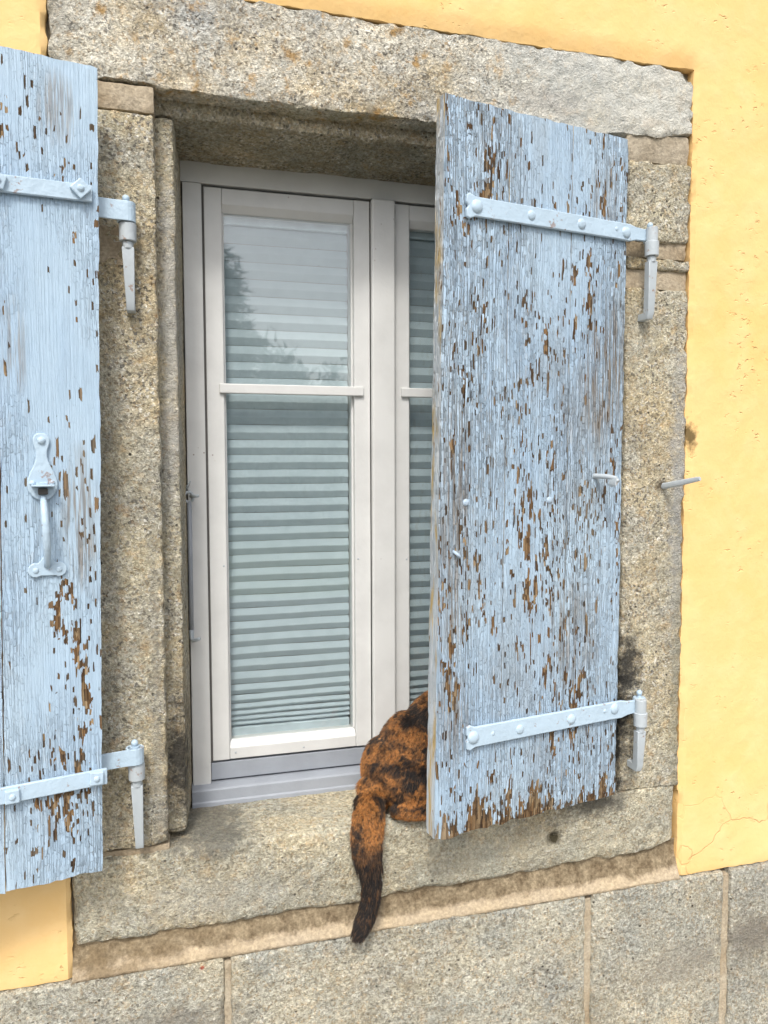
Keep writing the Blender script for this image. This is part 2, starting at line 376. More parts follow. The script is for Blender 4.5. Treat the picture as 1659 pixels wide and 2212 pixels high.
    col = n.mix(n.math('MULTIPLY', open_, .85), col, n.mix(.55, wood, (.21, .185, .15))); col = n.mix(chip, col, wood)
    nx, ny, nz = n.xyz(n.tc.outputs['Normal'])
    side = n.ramp(n.math('ABSOLUTE', nx), .75, .92)
    sidec = n.mix(n.ramp(n.noise(n.vmath('MULTIPLY', o, (60, 60, 9)), 1, 3, .6), .52, .66), n.mix(n.ramp(grain, .4, .6), (.53, .57, .60), (.42, .49, .55)), (.50, .37, .16))
    sidec = n.mix(n.ramp(n.noise(n.vmath('MULTIPLY', o, (90, 90, 22)), 1, 3, .6), .64, .70), sidec, (.17, .11, .06))
    col = n.mix(side, col, sidec)
    # flakes curl: each one leans its own way
    lean = n.math('MULTIPLY', n.math('SUBTRACT', fx, .5), n.math('MULTIPLY', n.math('SUBTRACT', A[1], .5), 1.1))
    lean = n.math('ADD', lean, n.math('MULTIPLY', n.math('SUBTRACT', fz, .4), n.math('MULTIPLY', n.math('SUBTRACT', A[2], .35), 1.5)))
    h = n.math('MULTIPLY', keep, n.math('ADD', 1.0, n.math('MULTIPLY', split, n.math('ADD', n.math('MULTIPLY', A[0], .7), lean))))
    h = n.math('SUBTRACT', h, n.math('MULTIPLY', groove, .9)); h = n.math('SUBTRACT', h, n.math('MULTIPLY', grain, .7))
    h = n.math('ADD', h, n.math('MULTIPLY', n.noise(S(30, 9), 1, 2), 1.2))
    n.bsdf(col, n.ramp(chip, 0, 1, .5, .9), .35, n.bump(h, .0026)); return n.m

def mat_painted(name, col, rough=.45, lump=.0012, dirt=.25, spec=.4, specks=(.10, .06, .04), dens=.70, objc=False, rust=0.):
    n = NT(name); p = n.tc.outputs['Object'] if objc else n.geo.outputs['Position']
    c = n.mix(n.math('MULTIPLY', n.ramp(n.noise(p, 11, 4, .6), .42, .72), dirt), col, tuple(q*.72 for q in col))
    sp = n.vor(p, 75); s = n.math('MULTIPLY', n.ramp(sp.outputs['Distance'], .14, .08), n.ramp(n.noise(p, 13, 2), dens-.05, dens))
    c = n.mix(n.math('MULTIPLY', s, .8), c, specks)
    if rust: c = n.mix(n.math('MULTIPLY', n.ramp(n.noise(p, 60, 4, .65), .63, .67), rust), c, (.23, .10, .035))
    h = n.math('ADD', n.math('MULTIPLY', n.noise(p, 55, 2), 1.0), n.math('MULTIPLY', n.noise(p, 260, 2), .22))
    n.bsdf(c, rough, spec, n.bump(h, lump)); return n.m

def mat_plain(name, col, rough=.7, spec=.3, bump=.0, scale=60):
    n = NT(name); p = n.geo.outputs['Position']
    c = n.mix(n.ramp(n.noise(p, scale*.3, 3), .35, .65), col, tuple(q*.8 for q in col))
    n.bsdf(c, rough, spec, n.bump(n.noise(p, scale, 3), bump) if bump else None); return n.m

def mat_glass():
    n = NT('window_glass')
    tr = n.n('ShaderNodeBsdfTransparent'); tr.inputs[0].default_value = (.975, .99, .985, 1)
    gl = n.n('ShaderNodeBsdfGlossy'); gl.inputs['Roughness'].default_value = 0.022
    p = n.geo.outputs['Position']
    gl_n = n.bump(n.noise(p, 3.0, 1), .0008); n.put(gl.inputs['Normal'], gl_n)
    fr = n.n('ShaderNodeFresnel'); n.put(fr.inputs[0], n.ramp(n.geo.outputs['Backfacing'], 0, 1, 1.92, 1/1.92))
    mx = n.n('ShaderNodeMixShader'); n.put(mx.inputs[0], fr.outputs[0]); n.t.links.new(tr.outputs[0], mx.inputs[1]); n.t.links.new(gl.outputs[0], mx.inputs[2])
    n.t.links.new(mx.outputs[0], n.out.inputs[0]); return n.m

def mat_fabric():
    n = NT('blind_fabric'); p = n.geo.outputs['Position']
    c = n.mix(n.ramp(n.noise(p, 30, 3), .4, .7), (.55, .64, .69), (.51, .60, .65))
    b = n.n('ShaderNodeBsdfDiffuse'); n.put(b.inputs[0], c)
    t = n.n('ShaderNodeBsdfTranslucent'); n.put(t.inputs[0], c)
    mx = n.n('ShaderNodeMixShader'); mx.inputs[0].default_value = .22
    n.t.links.new(b.outputs[0], mx.inputs[1]); n.t.links.new(t.outputs[0], mx.inputs[2]); n.t.links.new(mx.outputs[0], n.out.inputs[0]); return n.m

def mat_fur(name):
    n = NT(name); p = n.geo.outputs['Position']
    pw = n.vmath('ADD', p, n.vmath('MULTIPLY', n.vmath('SUBTRACT', n.noisec(p, 45, 2), (.5, .5, .5)), (.03, .03, .03)))
    a = n.noise(pw, 19, 3, .6)
    org = n.ramp(a, .455, .515)
    for c, r, k in (((.445, -.602), (.045, .016), 1.), ((.47, -.615), (.018, .035), 1.), ((.415, -.60), (.022, .012), 1.), ((.47, -.672), (.06, .0085), 1.), ((.49, -.505), (.06, .026), 1.), ((.415, -.548), (.05, .010), .9),
                    ((.395, -.545), (.022, .012), .9), ((.375, -.672), (.02, .012), .6), ((.36, -.735), (.02, .008), .7)):
        e = n.ell(p, c, r, n.noise(p, 70, 2)); org = n.math('MULTIPLY', org, n.math('SUBTRACT', 1.0, n.math('MULTIPLY', e, k)))
    for c, r, k in (((.42, -.575), (.05, .022), .9), ((.44, -.685), (.05, .014), .9), ((.385, -.63), (.03, .03), .8), ((.36, -.70), (.035, .035), .95), ((.45, -.545), (.05, .02), .9)):
        e = n.ell(p, c, r, n.noise(p, 80, 2)); org = n.math('MAXIMUM', org, n.math('MULTIPLY', n.math('MULTIPLY', e, k), n.ramp(a, .34, .42)))
    x, y, z = n.xyz(p)
    tail = n.math('MULTIPLY', n.ramp(n.math('ADD', z, n.math('MULTIPLY', n.noise(p, 75, 3, .65), .07)), ZC-.718, ZC-.672, .0, 1.), 1.0)
    tail = n.math('MAXIMUM', tail, n.math('MULTIPLY', n.ramp(n.noise(n.vmath('MULTIPLY', p, (1., 1., .45)), 110, 3, .6), .56, .66), .28))
    org = n.math('MULTIPLY', org, tail)
    hi = n.n('ShaderNodeHairInfo'); rnd = hi.outputs['Random']
    fl = n.noise(p, 170, 2, .6)
    org = n.math('MULTIPLY', org, n.ramp(fl, .34, .56, .12, 1.0))
    orange = n.mix(rnd, (.38, .145, .033), (.66, .31, .10)); black = n.mix(n.ramp(rnd, .0, 1.), (.011, .010, .011), (.034, .027, .023))
    brown = n.mix(rnd, (.07, .035, .018), (.17, .095, .05))
    c = n.mix(n.math('GREATER_THAN', rnd, .92), n.mix(org, black, orange), brown)
    b = n.bsdf(c, .55, .35); return n.m

M = {}
PSTAIN = (.045, .043, .038)
M['lintel'] = mat_stone('lintel_granite', A=(.74,.71,.63), B=(.62,.63,.615), Cc=(.70,.55,.31), rust=.9, smooth_patch=(.50, .78),
    grime_shade=(((.42, .812), (.75, .014), .55, (.24, .23, .19)), ((-.17, .75), (.04, .12), .5, (.32, .32, .29)), ((.72, .70), (.10, .03), .5, (.36, .34, .31)), ((.30, .628), (.5, .012), .45, (.22, .22, .12))))
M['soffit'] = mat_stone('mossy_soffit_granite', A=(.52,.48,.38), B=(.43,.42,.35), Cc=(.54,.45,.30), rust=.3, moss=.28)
M['jamb'] = mat_stone('jamb_granite', A=(.62,.575,.44), B=(.53,.52,.455), Cc=(.63,.525,.34), rust=.4,
    grime_shade=(((.008, -.55), (.028, .13), .95, PSTAIN), ((-.03, -.50), (.012, .5), .5, (.30, .29, .25)), ((.888, -.56), (.055, .22), 1., PSTAIN), ((.925, -.43), (.035, .09), .9, PSTAIN),
           ((.006, .22), (.018, .34), .8, (.49, .48, .44)), ((1.04, -.05), (.03, .36), .75, (.38, .385, .375)), ((1.045, -.5), (.02, .3), .6, (.28, .27, .20)), ((.998, -.047), (.016, .014), .9, (.10, .075, .05))))
M['sill'] = mat_stone('sill_granite', A=(.64,.60,.475), B=(.55,.545,.465), Cc=(.63,.54,.37), speck=.6, rust=.3, pit=.8,
    grime_shade=(((.06, -.695), (.09, .028), .75, (.13, .13, .115)), ((.86, -.715), (.09, .030), .8, (.10, .095, .08)), ((.66, -.80), (.28, .05), .4, (.40, .39, .32)), ((.05, -.80), (.2, .05), .35, (.43, .43, .39)), ((.757, -.781), (.022, .012), 1., (.06, .052, .03))))  # last patch puts the shade inside the small sill hole into the colour
M['plinth'] = mat_stone('plinth_granite', A=(.575,.56,.485), B=(.49,.50,.46), Cc=(.56,.51,.39), speck=.7, rust=.2,
    grime_shade=(((.0, -1.02), (.16, .05), .7, (.22, .21, .185)), ((1.25, -1.06), (.13, .06), .75, (.21, .19, .16)), ((1.05, -1.10), (.15, .06), .5, (.28, .26, .22)), ((.04, -.917), (.004, .004), .8, (.35, .03, .01))))
M['mortar'] = mat_mortar('brown_mortar', (.30, .235, .155), (.46, .39, .29))
M['grey_mortar'] = mat_mortar('grey_brown_mortar', (.30, .25, .18), (.42, .365, .28))
M['band'] = mat_mortar('ochre_mortar', (.50, .40, .27), (.45, .37, .265), .9, band=True)
M['joint'] = mat_mortar('joint_mortar', (.36, .285, .19), (.48, .42, .32))
M['plaster'] = mat_plaster()
M['masonry'] = mat_plain('rubble_masonry', (.25, .22, .17), .95)
M['paintL'] = mat_peeling('peeling_paint_left', 1.0, .40, 0, .40, .25, smooth=1., opened=.15, worn=((.03, .60, .03, .12, .9), (.05, 1.22, .03, .06, .7), (.12, .85, .02, .08, .6)), patches=((.055, .62, .06, .16, .10), (.04, .47, .05, .09, .12), (.07, .25, .06, .28, .13), (.04, 1.20, .05, .06, .10)))
M['paintR'] = mat_peeling('peeling_paint_right', 4.0, .85, .52, .85, .5, opened=.6, worn=((.05, .88, .06, .16, 1.), (.40, .60, .035, .30, .9), (.40, .22, .04, .10, .8), (.06, 1.20, .04, .08, .8), (.14, .35, .08, .12, .7)), patches=((.10, .50, .10, .20, .14), (.08, .75, .07, .20, .08), (.33, .65, .05, .5, .05), (.20, .85, .2, .25, .05), (.10, 1.19, .05, .07, .12), (.33, 1.20, .05, .06, .10)))
M['iron'] = mat_painted('painted_iron', (.43, .55, .655), .42, .0019, .30, .45, (.20, .10, .05), .66, True, .6)
M['stud'] = mat_painted('painted_stud', (.39, .49, .60), .45, .0012, .2, .4)
M['iron_warm'] = mat_painted('grey_painted_iron', (.42, .465, .495), .5, .0012, .35, .4, (.20, .12, .08), .70, False, .6)
M['white'] = mat_painted('window_paint', (.62, .625, .615), .38, .0006, .35, .45, (.16, .10, .07), .69)
M['sillpaint'] = mat_painted('grey_sill_paint', (.30, .325, .365), .42, .0008, .45, .45, (.12, .09, .08), .70)
M['gap_shade'] = mat_plain('dark_gap', (.10, .095, .09), .8)  # dark colour stands in for the shade inside narrow openings
M['glass'] = mat_glass()
M['fabric'] = mat_fabric()
M['cord'] = mat_plain('blind_cord', (.36, .42, .43), .8)
M['rail'] = mat_plain('blind_rail_paint', (.55, .64, .69), .45)
M['fur'] = mat_fur('tortoiseshell_fur')
M['eye'] = mat_plain('cat_eye', (.25, .28, .04), .1, .6)

# ------------------------------------------------------------------ ground and what stands across the street (seen in the panes)
def sheet(name, x0, x1, y0, y1, z, mat):
    o = obj(name, mesh_np(name, [(x0, y0, z), (x1, y0, z), (x1, y1, z), (x0, y1, z)], [(0, 1, 2, 3)], False), mat); o['kind'] = 'structure'; return o
sheet('ground', -600, 600, -600, 600, -.13, mat_plain('lawn_soil', (.085, .10, .04), .95, .1, .02, 6))
sheet('road', -200, 200, -7.5, -2.0, -.125, mat_plain('asphalt', (.10, .10, .10), .9, .2, .004, 90))
pv = MB().box(-60, 60, -2.0, 1.0, -.3, 0).build('pavement', mat_plain('pavement_concrete', (.42, .41, .38), .9, .2, .002, 70)); pv['kind'] = 'structure'
kb = MB().box(-60, 60, -2.13, -2.002, -.3, .004).build('kerb', mat_plain('kerb_stone', (.33, .32, .30), .9, .2, .002, 70), bevel=.015); kb['kind'] = 'structure'

bark = mat_plain('bark', (.09, .065, .045), .95, .1, .01, 25)
leafm = [mat_plain('conifer_needles', (.022, .04, .016), .8, .1, 0, 2), mat_plain('shrub_leaves', (.05, .085, .025), .7, .2, 0, 2), mat_plain('hedge_leaves', (.06, .095, .03), .7, .2, 0, 2)]
def blades(P, D, L, W, seed):
    """leaf-sized triangles at points P along directions D"""
    r = np.random.RandomState(seed); n = len(P)
    D = D/np.linalg.norm(D, axis=1, keepdims=True); S = np.cross(D, r.normal(size=(n, 3))); S /= np.linalg.norm(S, axis=1, keepdims=True)
    L = L*(.6+.8*r.rand(n, 1)); V = np.stack([P-S*W, P+S*W, P+D*L], 1).reshape(-1, 3)
    return V, np.arange(3*n).reshape(-1, 3)
def conifer(loc, h, rad, seed, label):
    t = thing('conifer_tree', label, 'tree', loc); r = np.random.RandomState(seed)
    m = MB(); m.tube([(0, 0, 0), (.05, 0, h*.5), (0, .04, h*.97)], [.24, .14, .02], 8)
    P, D = [], []
    for k in range(260):
        z = h*(.06+.92*(k/260)**1.05); L = rad*(1-(z/h))**.8*(.75+.4*r.rand())+.12; a = r.rand()*6.283
        d = np.array([math.cos(a), math.sin(a), -.15-.25*r.rand()])
        m.tube([(0, 0, z), tuple(np.array([0, 0, z])+d*L*.9)], [.03, .008], 4)
        q = int(90+260*L/rad); u = r.rand(q)**.8
        P.append(np.array([0, 0, z])+d*L*u[:, None]+r.normal(size=(q, 3))*.14*(.4+u[:, None])); D.append(d+r.normal(size=(q, 3))*.6)
    m.build('trunk', bark, t, True)
    V, F = blades(np.concatenate(P), np.concatenate(D), .30, .045, seed); obj('crown', mesh_np('crown', V, F, False), leafm[0], t)
def shrub(loc, h, rad, seed, label, group=None, mat=1):
    t = thing('tall_shrub', label, 'shrub', loc, group); r = np.random.RandomState(seed); m = MB(); P, D = [], []
    for k in range(26):
        a = r.rand()*6.283; q = rad*math.sqrt(r.rand()); top = np.array([q*math.cos(a), q*math.sin(a), h*(.62+.38*r.rand())*(1-.35*(q/rad)**2)])
        m.tube([(top[0]*.15, top[1]*.15, 0), tuple(top*[.6, .6, .5]), tuple(top)], [.04, .025, .008], 4)
        cnt = 150; u = .12+.88*r.rand(cnt)
        base = np.stack([top[0]*(.15+.85*u), top[1]*(.15+.85*u), top[2]*u], 1)
        P.append(base+r.normal(size=(cnt, 3))*[.16, .16, .1]); D.append(np.stack([r.normal(size=cnt), r.normal(size=cnt), .9+.5*r.normal(size=cnt)], 1))
    m.build('trunk', bark, t, True)
    V, F = blades(np.concatenate(P), np.concatenate(D), .34, .055, seed); obj('crown', mesh_np('crown', V, F, False), leafm[mat], t)
conifer((.15, -20, -.13), 10.4, 3.7, 3, 'tall dark conifer across the street, mirrored at the left of the pane')
shrub((2.85, -19.5, -.13), 5.5, 1.0, 11, 'spiky tall shrub beside the conifer, tallest of the mirrored shrubs', 'shrubs mirrored in the window pane')
shrub((4.4, -20.2, -.13), 4.9, 1.0, 12, 'middle mirrored shrub with loose upright sprays', 'shrubs mirrored in the window pane')
shrub((6.1, -20.6, -.13), 4.2, 1.1, 13, 'lowest mirrored shrub, farthest from the conifer', 'shrubs mirrored in the window pane')
def hedge():
    r = np.random.RandomState(5); n = 16000
    P = np.stack([r.uniform(-22, 26, n), -23+r.normal(size=n)*.5, 3.3*r.rand(n)**.7+.25*np.sin(np.arange(n))], 1)
    V, F = blades(P, r.normal(size=(n, 3))+[0, .4, .5], .42, .10, 6)
    V = np.concatenate([V, [(-22, -23.3, -.1), (26, -23.3, -.1), (26, -23.3, 3.0), (-22, -23.3, 3.0)]]); F = [tuple(f) for f in F]+[(3*n, 3*n+1, 3*n+2, 3*n+3)]
    t = obj('hedge', mesh_np('hedge', V, F, False), leafm[2]); tag(t, 'long clipped green hedge behind the trees across the street', 'hedge')
hedge()

# ------------------------------------------------------------------ the house wall
wall = thing('house_wall', 'ochre plastered house wall on a course of rough granite blocks', 'wall', (0, 0, 0))
def plaster():
    X0, X1, Z0, Z1 = -.180, 1.0535, -.902, .8045
    xs = np.unique(np.concatenate([np.linspace(-4, -.45, 14), np.linspace(-.45, X0, 34), np.linspace(X0, X1, 150), np.linspace(X1, 1.45, 50), np.linspace(1.45, 5, 14)]).round(5))
    zs = np.unique(np.concatenate([np.linspace(Z0, Z1, 206), np.linspace(Z1, 1.1, 37), np.linspace(1.1, 3.5, 8)]).round(5))
    X, Z = np.meshgrid(xs, zs, indexing='ij'); P = np.stack([X.ravel(), np.zeros(X.size), Z.ravel()], 1)
    Y = -.0045+.0016*fbm(P/.09, 3, 3)+.0005*fbm(P/.02, 9, 2)
    # keep the wall's rim round the stone uneven and slightly rolled over
    jx = np.zeros(len(P)); jz = np.zeros(len(P)); e = 1e-4
    on = lambda a, b: np.abs(a-b) < e
    nb = fbm(P/.03, 21, 2)*.7+fbm(P/.009, 23, 2)*.6
    inside_z = (P[:, 2] > Z0-e) & (P[:, 2] < Z1+e); inside_x = (P[:, 0] > X0-e) & (P[:, 0] < X1+e)
    jx[on(P[:, 0], X0) & inside_z] = 1; jx[on(P[:, 0], X1) & inside_z] = 1
    jz[on(P[:, 2], Z1) & inside_x] = 1
    Q = P.copy(); Q[:, 0] += jx*nb*.0035; Q[:, 2] += jz*nb*.0028; Q[:, 2] += on(P[:, 2], Z0)*nb*.002
    # round the top right corner of the opening
    dx = X1-P[:, 0]; dz = Z1-P[:, 2]
    Q[:, 1] = Y; near = np.minimum(np.abs(P[:, 0]-X0), np.abs(P[:, 0]-X1)); near = np.where(inside_z, near, 9); nz = np.where(inside_x, np.abs(P[:, 2]-Z1), 9)
    nn = np.minimum(near, nz); nn = np.minimum(nn, np.abs(P[:, 2]-Z0)); Q[:, 1] += .0060*np.exp(-(np.where(inside_x, np.maximum(P[:, 2]-Z1, 0), 9)/.02)**2); Q[:, 1] += .0012*np.exp(-(nn/.004)**2)
    I = np.arange(X.size).reshape(X.shape); F = []
    for i in range(len(xs)-1):
        for j in range(len(zs)-1):
            cx, cz = (xs[i]+xs[i+1])/2, (zs[j]+zs[j+1])/2
            if X0 < cx < X1 and Z0 < cz < Z1: continue
            F.append((I[i, j], I[i+1, j], I[i+1, j+1], I[i, j+1]))
    Q[:, 2] += ZC; V = [tuple(q) for q in Q]
    cnt = {}
    for f in F:
        for a, b in zip(f, f[1:]+f[:1]): cnt[(a, b)] = 1
    rim = [(a, b) for (a, b) in cnt if (b, a) not in cnt]; bk = {}
    for a, b in rim:
        for q in (a, b):
            if q not in bk: bk[q] = len(V); V.append((V[q][0], .028, V[q][2]))
    F += [(b, a, bk[a], bk[b]) for a, b in rim]
    used = sorted({i for f in F for i in f}); rm = {u: k for k, u in enumerate(used)}
    pm = mesh_np('plaster', [V[u] for u in used], [tuple(rm[i] for i in f) for f in F]); pm.set_sharp_from_angle(angle=math.radians(40)); obj('plaster', pm, M['plaster'], wall)
plaster()
mm = MB()
mm.box(-4, -.14, .022, .45, 0, 5).box(1.02, 5, .022, .45, 0, 5).box(-.138, 1.018, .03, .45, ZC+.775, 5).box(-.138, 1.018, .03, .45, 0, ZC-.83)
mm.build('masonry', M['masonry'], wall)
px = [(-1.62, -.78), (-.768, .0785), (.0905, .8255), (.8385, 1.1685), (1.184, 2.02), (2.032, 2.9)]
for i, (a, b) in enumerate(px):
    fine = 0 < i < 5
    stone('plinth_stone', M['plinth'], wall, a, b, -.014, .04, -1.5, -.9035, step=.007 if fine else .03, r=.007, amp=.0022, scale=.022, seed=40+i, chip=.007, big=.003)
for i, (a, b) in enumerate(((-.768-.014, -.768+.002), (.0775, .0915), (.8245, .8395), (1.1675, 1.185), (2.018, 2.034))):
    stone('plinth_joint', M['joint'], wall, a-.002, b+.002, -.0075, .03, -1.5, -.915, step=.006, r=.003, amp=.0015, scale=.012, seed=70+i, chip=.003)
# sloping mortar band between sill and plinth
def band():
    nx, nz = 200, 16; xs = np.linspace(-.181, 1.054, nx); t = np.linspace(0, 1, nz)
    X, T = np.meshgrid(xs, t, indexing='ij'); P = np.stack([X.ravel(), T.ravel()*.08, 0*X.ravel()], 1)
    tt = T.ravel(); Z = -.822-.0835*tt
    Y = .012-.004*np.minimum(1, tt*2)-.0195*np.clip((tt-.35)/.65, 0, 1)**1.5+.0016*fbm(P/.03, 4, 3)+.0022*(tt < .55)*fbm(P/.018, 6, 3)
    Z = Z+.0016*(tt > .9)*fbm(P/.03, 8, 3)
    V = np.stack([X.ravel(), Y, Z+ZC], 1); I = np.arange(nx*nz).reshape(nx, nz)
    F = np.stack([I[:-1, :-1], I[:-1, 1:], I[1:, 1:], I[1:, :-1]], -1).reshape(-1, 4)
    base = len(V); V = np.concatenate([V, [(x, .03, ZC-.9055) for x in xs]])
    F = [tuple(f) for f in F]+[(I[i, -1], base+i, base+i+1, I[i+1, -1]) for i in range(nx-1)]
    obj('mortar_band', mesh_np('mortar_band', V, F), M['band'], wall)
band()

# ------------------------------------------------------------------ the stone window surround
sur = thing('window_surround', 'weathered granite surround of lintel, jamb stones and sill framing the window', 'window surround', (.44, .1, ZC-.86))
def S(name, mat, *a, **k):
    o = stone(name, mat, None, *a, **k); o.parent = sur; o.matrix_parent_inverse = Matrix.Translation((-.44, -.1, -(ZC-.86))); return o
def lintel_warp(P):
    z = P[:, 2]; x = P[:, 0]
    w = np.clip(1-(z-.636)/.168, 0, 1)                    # 1 at the lower edge
    lift = .024*np.clip((x-.66)/.25, 0, 1)+.014*np.clip((x-.98)/.06, 0, 1)+.007*np.exp(-((x+.06)/.05)**2)
    P[:, 2] += w*lift
    nb = fbm(np.stack([x, 0*x, 0*x], 1)/.04, 12, 3)
    P[:, 2] += nb*.005*w**3-nb*.003*(1-w)**3
    cx = np.clip((x-.985)/.0685, 0, 1); P[:, 2] -= .030*cx**3*(1-w)           # worn top right corner
    return P
S('lintel', M['lintel'], -.1785, 1.053, 0, .07, .636, .804, step=.0062, r=.004, amp=.0030, scale=.017, seed=2, chip=.010, warp=lintel_warp, big=.002)
def soffit_warp(P):
    P[:, 2] -= .014*np.clip((P[:, 1]-.045)/.155, 0, 1)
    return P
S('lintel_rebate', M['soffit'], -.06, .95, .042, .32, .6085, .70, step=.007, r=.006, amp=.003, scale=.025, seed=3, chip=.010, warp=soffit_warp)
def jamb(x0, xf, xr, z0, z1, seed, sgn):
    """front leaf plus the recessed rebate behind it, one stone"""
    A, FA = rough_block(min(x0, xf), max(x0, xf), 0, .07, z0, z1, step=.0062, r=.004, amp=.0026, scale=.017, seed=seed, chip=.008, big=.0015)
    def warp(P):
        P[:, 0] += sgn*.014*np.clip((P[:, 1]-.05)/.16, 0, 1); return P
    lo, hi = min(xf-sgn*.06, xr), max(xf-sgn*.06, xr)
    B, FB = rough_block(lo, hi, .041, .32, z0+.0, z1+.014, step=.0062, r=.0035, amp=.0014, scale=.02, seed=seed+1, chip=.0045, warp=warp)
    V = np.concatenate([A, B]); V[:, 2] += ZC
    o = obj('jamb_stone', mesh_np('jamb_stone', V, np.concatenate([FA, FB+len(A)])), M['jamb'], sur)
    o.matrix_parent_inverse = Matrix.Translation((-.44, -.1, -(ZC-.86)))
jamb(-.179, -.0135, .0190, -.684, .592, 10, 1)
jamb(1.0525, .905, .868, -.700, .358, 14, -1)
jamb(1.0525, .905, .868, .452, .612, 18, -1)
jamb(1.0525, .905, .868, .396, .421, 22, -1)
S('mortar_joint', M['mortar'], -.175, -.0125, .003, .07, .5945, .640, step=.006, r=.004, amp=.0014, scale=.02, seed=50, chip=.004)
S('mortar_patch', M['mortar'], -.140, -.067, -.0022, .03, .336, .405, step=.005, r=.004, amp=.0016, scale=.012, seed=57, chip=.006)
S('mortar_joint', M['mortar'], -.175, -.012, .006, .07, -.707, -.6855, step=.006, r=.003, amp=.0016, scale=.015, seed=51, chip=.003)
S('mortar_joint', M['grey_mortar'], .90, 1.049, .004, .07, .610, .672, step=.006, r=.004, amp=.0014, scale=.02, seed=52, chip=.004)
S('mortar_joint', M['mortar'], .90, 1.0495, .006, .07, .4195, .455, step=.006, r=.003, amp=.0016, scale=.015, seed=53, chip=.004)
S('mortar_joint', M['mortar'], .90, 1.0495, .006, .07, .356, .398, step=.006, r=.003, amp=.0016, scale=.015, seed=54, chip=.004)
S('mortar_joint', M['mortar'], .90, 1.05, .007, .07, -.712, -.698, step=.006, r=.003, amp=.0016, scale=.015, seed=55, chip=.003)
def sill_warp(P):
    x, y, z = P[:, 0], P[:, 1], P[:, 2]; top = np.clip((z+.86)/.16, 0, 1)
    P[:, 2] -= top*(.006*np.clip((y-.03)/.15, 0, 1)+.007*np.exp(-((x-.30)/.2)**2)*np.exp(-(y/.06)**2))
    P[:, 1] += .016*np.exp(-((x-.757)/.015)**2-((z+.779)/.009)**2)
    lx = fbm(np.stack([x, 0*x, 0*x], 1)/.07, 33, 3)
    P[:, 2] += (1-top)*(.007*lx+.012*np.clip((x-.3)/.7, 0, 1)+.014*np.clip((x-.95)/.09, 0, 1))
    return P
S('sill', M['sill'], -.1785, 1.045, 0, .30, -.853, -.694, step=.0065, r=.013, amp=.0026, scale=.024, seed=60, chip=.008, warp=sill_warp, big=.003)

# cast hinge pins leaded into the stone
def pintle(x, y, zt, zb, s=1):
    m = MB()
    m.tube([(x, y, zt-.002), (x, y, zt+.0265)], .0118, 14)
    m.tube([(x, y, zt-.03), (x, y, zt-.001)], [.0138, .0142], 14)
    m.tube([(x, y, zt-.031), (x, y-.001, zt-.043)], [.0095, .0085], 8)
    h = zt-.04-zb
    for (a, b) in (((-.0092, .0092), 1.0),):
        t0, t1 = .0098, .0070
        V = [(x-t0, y-.007, zt-.04), (x+t0, y-.007, zt-.04), (x+t0, y+.009, zt-.04), (x-t0, y+.009, zt-.04),
             (x-t1-.002*s, y-.006, zb+.014), (x+t1-.002*s, y-.006, zb+.014), (x+t1-.002*s, y+.012, zb+.014), (x-t1-.002*s, y+.012, zb+.014),
             (x-t1-.002*s, y+.000, zb), (x+t1-.002*s, y+.000, zb), (x+t1-.002*s, .03, zb), (x-t1-.002*s, .03, zb), (x-t1-.002*s, .03, zb+.014), (x+t1-.002*s, .03, zb+.014)]
        F = [(0, 1, 2, 3), (0, 4, 5, 1), (1, 5, 6, 2), (2, 6, 7, 3), (3, 7, 4, 0), (4, 8, 9, 5), (8, 11, 10, 9), (5, 9, 10, 13, 6), (4, 7, 12, 11, 8), (6, 13, 12, 7), (10, 11, 12, 13)]
        m.add(V, F)
    for i, v in enumerate(m.v): m.v[i] = (v[0], v[1], v[2]+ZC)
    o = m.build('pintle', M['iron_warm'], sur, sharp=40, bevel=.0012); o.matrix_parent_inverse = Matrix.Translation((-.44, -.1, -(ZC-.86)))
PL = ((-.0592, .400, .257), (-.0650, -.517, -.672)); PR = ((.9405, .4430, .2890), (.9345, -.5170, -.644))
YL, YR = -.026, -.030
for x, a, b in PL: pintle(x, YL, a, b, -1)
for x, a, b in PR: pintle(x, YR, a, b, 1)
# iron stop driven into the right jamb
st = MB(); st.tube([(.999, .03, ZC-.050), (1.0005, -.005, ZC-.0485), (1.009, -.045, ZC-.041), (1.0165, -.083, ZC-.0335), (1.018, -.092, ZC-.032)], [.0068, .0068, .0062, .005, .0042], 8, .75)
st = st.build('shutter_stop', M['iron_warm'], None, sharp=40)
tag(st, 'thin grey iron spike sticking out of the right jamb beside the ochre plaster', 'shutter stop')

# ------------------------------------------------------------------ the room behind
rm = MB().box(-1.4, 2.4, .46, 3.6, 0, 3.0)
rm.f = [f[::-1] for f in rm.f]; rm.f = [f for k, f in enumerate(rm.f) if k != 2]
ro = rm.build('room', mat_plain('room_paint', (.45, .43, .40), .9)); ro['kind'] = 'structure'

# ------------------------------------------------------------------ the window
WB = ZC-.70
win = thing('window', 'white painted double casement window with narrow glazing bars, set deep in granite', 'window', (.4425, .2, WB))
def W(mb, name, mat, parent=None, bevel=.0015, **k):
    mb.v = [(x-.4425, y-.2, z+ZC-WB) for x, y, z in mb.v]
    return mb.build(name, mat, parent or win, bevel=bevel, **k)
W(MB().box(.030, .855, .2000, .26, .5555, .625), 'frame_head', M['white'])
def jamb_post(x0, x1):
    zb = -.667
    pts = [(x0, .5548)]+[(x0+.008-.008*math.cos(a), zb+.008-.008*math.sin(a)) for a in np.linspace(0, math.pi/2, 5)]+[(x1-.008+.008*math.sin(a), zb+.008-.008*math.cos(a)) for a in np.linspace(0, math.pi/2, 5)]+[(x1, .5548)]
    W(MB().prism(pts, .1990, .26), 'frame_jamb', M['white'])
jamb_post(.0345, .0715); jamb_post(.8135, .8505)
